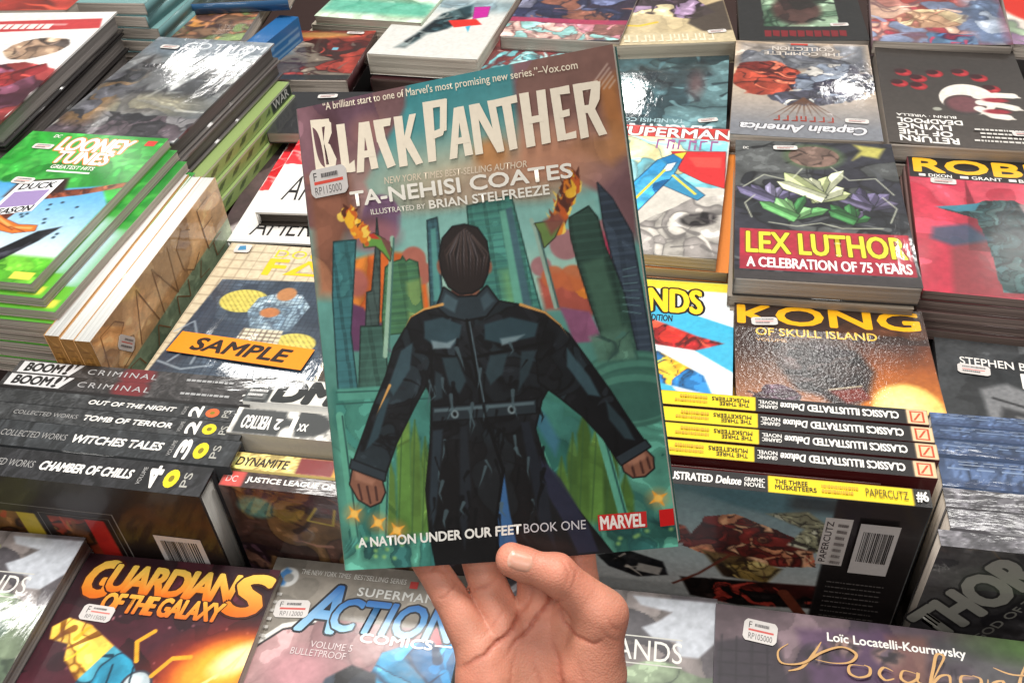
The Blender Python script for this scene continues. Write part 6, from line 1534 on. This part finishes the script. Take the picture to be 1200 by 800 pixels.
def surface_nets(fn, lo, hi, h):
    ax = [np.arange(l, u + h, h) for l, u in zip(lo, hi)]
    G = np.stack(np.meshgrid(*ax, indexing='ij'), -1); sh = G.shape[:3]
    F = np.concatenate([fn(c) for c in np.array_split(G.reshape(-1, 3), 40)]).reshape(sh)
    S_ = F < 0
    c = np.array([(i, j, k) for i in (0, 1) for j in (0, 1) for k in (0, 1)])
    n = tuple(s - 1 for s in sh)
    cnt = np.zeros(n); acc = np.zeros(n + (3,))
    for a in range(8):
        for b in range(a + 1, 8):
            if np.abs(c[a] - c[b]).sum() != 1: continue
            fa = F[c[a][0]:c[a][0] + n[0], c[a][1]:c[a][1] + n[1], c[a][2]:c[a][2] + n[2]]; fb = F[c[b][0]:c[b][0] + n[0], c[b][1]:c[b][1] + n[1], c[b][2]:c[b][2] + n[2]]
            x = (fa < 0) != (fb < 0)
            t = np.where(x, fa / np.where(x, fa - fb, 1), 0)
            acc += np.where(x[..., None], c[a] + t[..., None] * (c[b] - c[a]), 0); cnt += x
    act = cnt > 0
    idx = np.full(n, -1); idx[act] = np.arange(act.sum())
    org = np.stack(np.meshgrid(*[a[:-1] for a in ax], indexing='ij'), -1)
    V = org[act] + acc[act] / cnt[act][:, None] * h
    quads = []
    for d in range(3):
        e = [0, 0, 0]; e[d] = 1
        A = S_[:sh[0] - e[0], :sh[1] - e[1], :sh[2] - e[2]]; Bb = S_[e[0]:, e[1]:, e[2]:]
        I = np.argwhere(A != Bb); u, v = [(1, 2), (2, 0), (0, 1)][d]
        I = I[(I[:, u] > 0) & (I[:, v] > 0) & (I[:, 0] < n[0]) & (I[:, 1] < n[1]) & (I[:, 2] < n[2])]
        du = np.zeros(3, int); dv = np.zeros(3, int); du[u] = 1; dv[v] = 1
        g = lambda J: idx[J[:, 0], J[:, 1], J[:, 2]]
        q = np.stack([g(I - du - dv), g(I - dv), g(I), g(I - du)], 1)
        flip = ~A[I[:, 0], I[:, 1], I[:, 2]]
        q[flip] = q[flip][:, ::-1]
        quads.append(q)
    return V, np.concatenate(quads)
def grad_sdf(fn, p, e=.15):
    g = np.stack([fn(p + np.eye(3)[k] * e) - fn(p - np.eye(3)[k] * e) for k in range(3)], 1) / (2 * e)
    return g
def hand():
    V, F = surface_nets(hand_sdf, (-80, -150, -75), (58, 96, 24), 1.7)
    for _ in range(2):
        f = hand_sdf(V); g = grad_sdf(hand_sdf, V)
        V = V - (f / np.maximum((g * g).sum(1), .2))[:, None] * g
    # one level of finer facets so that the creases stay thin
    E_ = np.sort(np.concatenate([F[:, [0, 1]], F[:, [1, 2]], F[:, [2, 3]], F[:, [3, 0]]]), 1)
    ue, inv = np.unique(E_, axis=0, return_inverse=True); inv = inv.reshape(4, -1)
    n0 = len(V); n1 = n0 + len(ue)
    V2 = np.concatenate([V, V[ue].mean(1), V[F].mean(1)])
    e = inv + n0; ce = n1 + np.arange(len(F))
    F = np.concatenate([np.stack([F[:, k], e[k], ce, e[k - 1]], 1) for k in range(4)]); V = V2
    for _ in range(3):
        f = hand_sdf(V); g = grad_sdf(hand_sdf, V)
        V = V - (f / np.maximum((g * g).sum(1), .2))[:, None] * g
    HMx = Matrix.Translation((0, 0, CAM_Z)) @ CAMM.to_4x4() @ Matrix.Translation((20 * .468 / 1112, -340 * .468 / 1112, -.468))
    base = np.array((208, 144, 120), float)
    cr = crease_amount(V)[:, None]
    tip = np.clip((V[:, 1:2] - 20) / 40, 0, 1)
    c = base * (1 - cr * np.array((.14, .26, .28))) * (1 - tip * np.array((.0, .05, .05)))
    rs = Art(4, 4); blot = .5 + .5 * np.sin(V[:, :1] * .13 + 2) * np.cos(V[:, 1:2] * .11) * np.cos(V[:, 2:3] * .1)
    c = c * (1 - .07 * blot * np.array((0, 1, 1)))
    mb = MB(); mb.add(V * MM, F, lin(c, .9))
    o = mb.build('hand', M_SKIN, None, smooth=True)
    o.matrix_world = HMx
    tag(o, 'bare right hand with thumb over the lower edge of the held comic', 'hand')
    # thumbnail: a thin curved plate lying on the flesh
    n = 15; s = np.linspace(-1, 1, n)
    U, Vv = np.meshgrid(s, s, indexing='ij')
    m = np.maximum(np.abs(U), np.abs(Vv)) / np.maximum(np.hypot(U, Vv), 1e-6)
    k = .35 + .65 * m                                       # squared-off oval
    X = U * k; Y = Vv * k
    an = math.radians(-15)
    px = -4.6 + X * 6.4 * math.cos(an) - Y * 4.7 * math.sin(an); py = 37.2 + X * 6.4 * math.sin(an) + Y * 4.7 * math.cos(an)
    P = np.stack([px.ravel(), py.ravel(), np.full(px.size, 16.0)], 1)
    for _ in range(60):
        P[:, 2] -= np.maximum(hand_sdf(P), -1) * .6
    ed = np.clip(1 - np.maximum(np.abs(U), np.abs(Vv)).ravel() ** 6, 0, 1)
    P[:, 2] += .45 * ed - .12 * (1 - ed)
    q = [(i * n + j, (i + 1) * n + j, (i + 1) * n + j + 1, i * n + j + 1) for i in range(n - 1) for j in range(n - 1)]
    lun = np.clip((U.ravel() - .5) / .3, 0, 1)[:, None]; tipw = np.clip((-U.ravel() - .7) / .2, 0, 1)[:, None]
    cc = np.array((204, 148, 126.)) * (1 - lun * .0) + lun * np.array((8, 10, 10)) + tipw * np.array((16, 26, 28))
    nb = MB(); nb.add(P * MM, q, lin(cc, .9))
    nm, nt, N, L, Pn = new_mat('nail')
    at = N.new('ShaderNodeAttribute'); at.attribute_name = 'print'; L.new(at.outputs['Color'], Pn.inputs['Base Color']); Pn.inputs['Roughness'].default_value = .3; Pn.inputs['Subsurface Weight'].default_value = .15; Pn.inputs['Subsurface Scale'].default_value = .003
    nb.build('nail', nm, o, smooth=True)
hand()
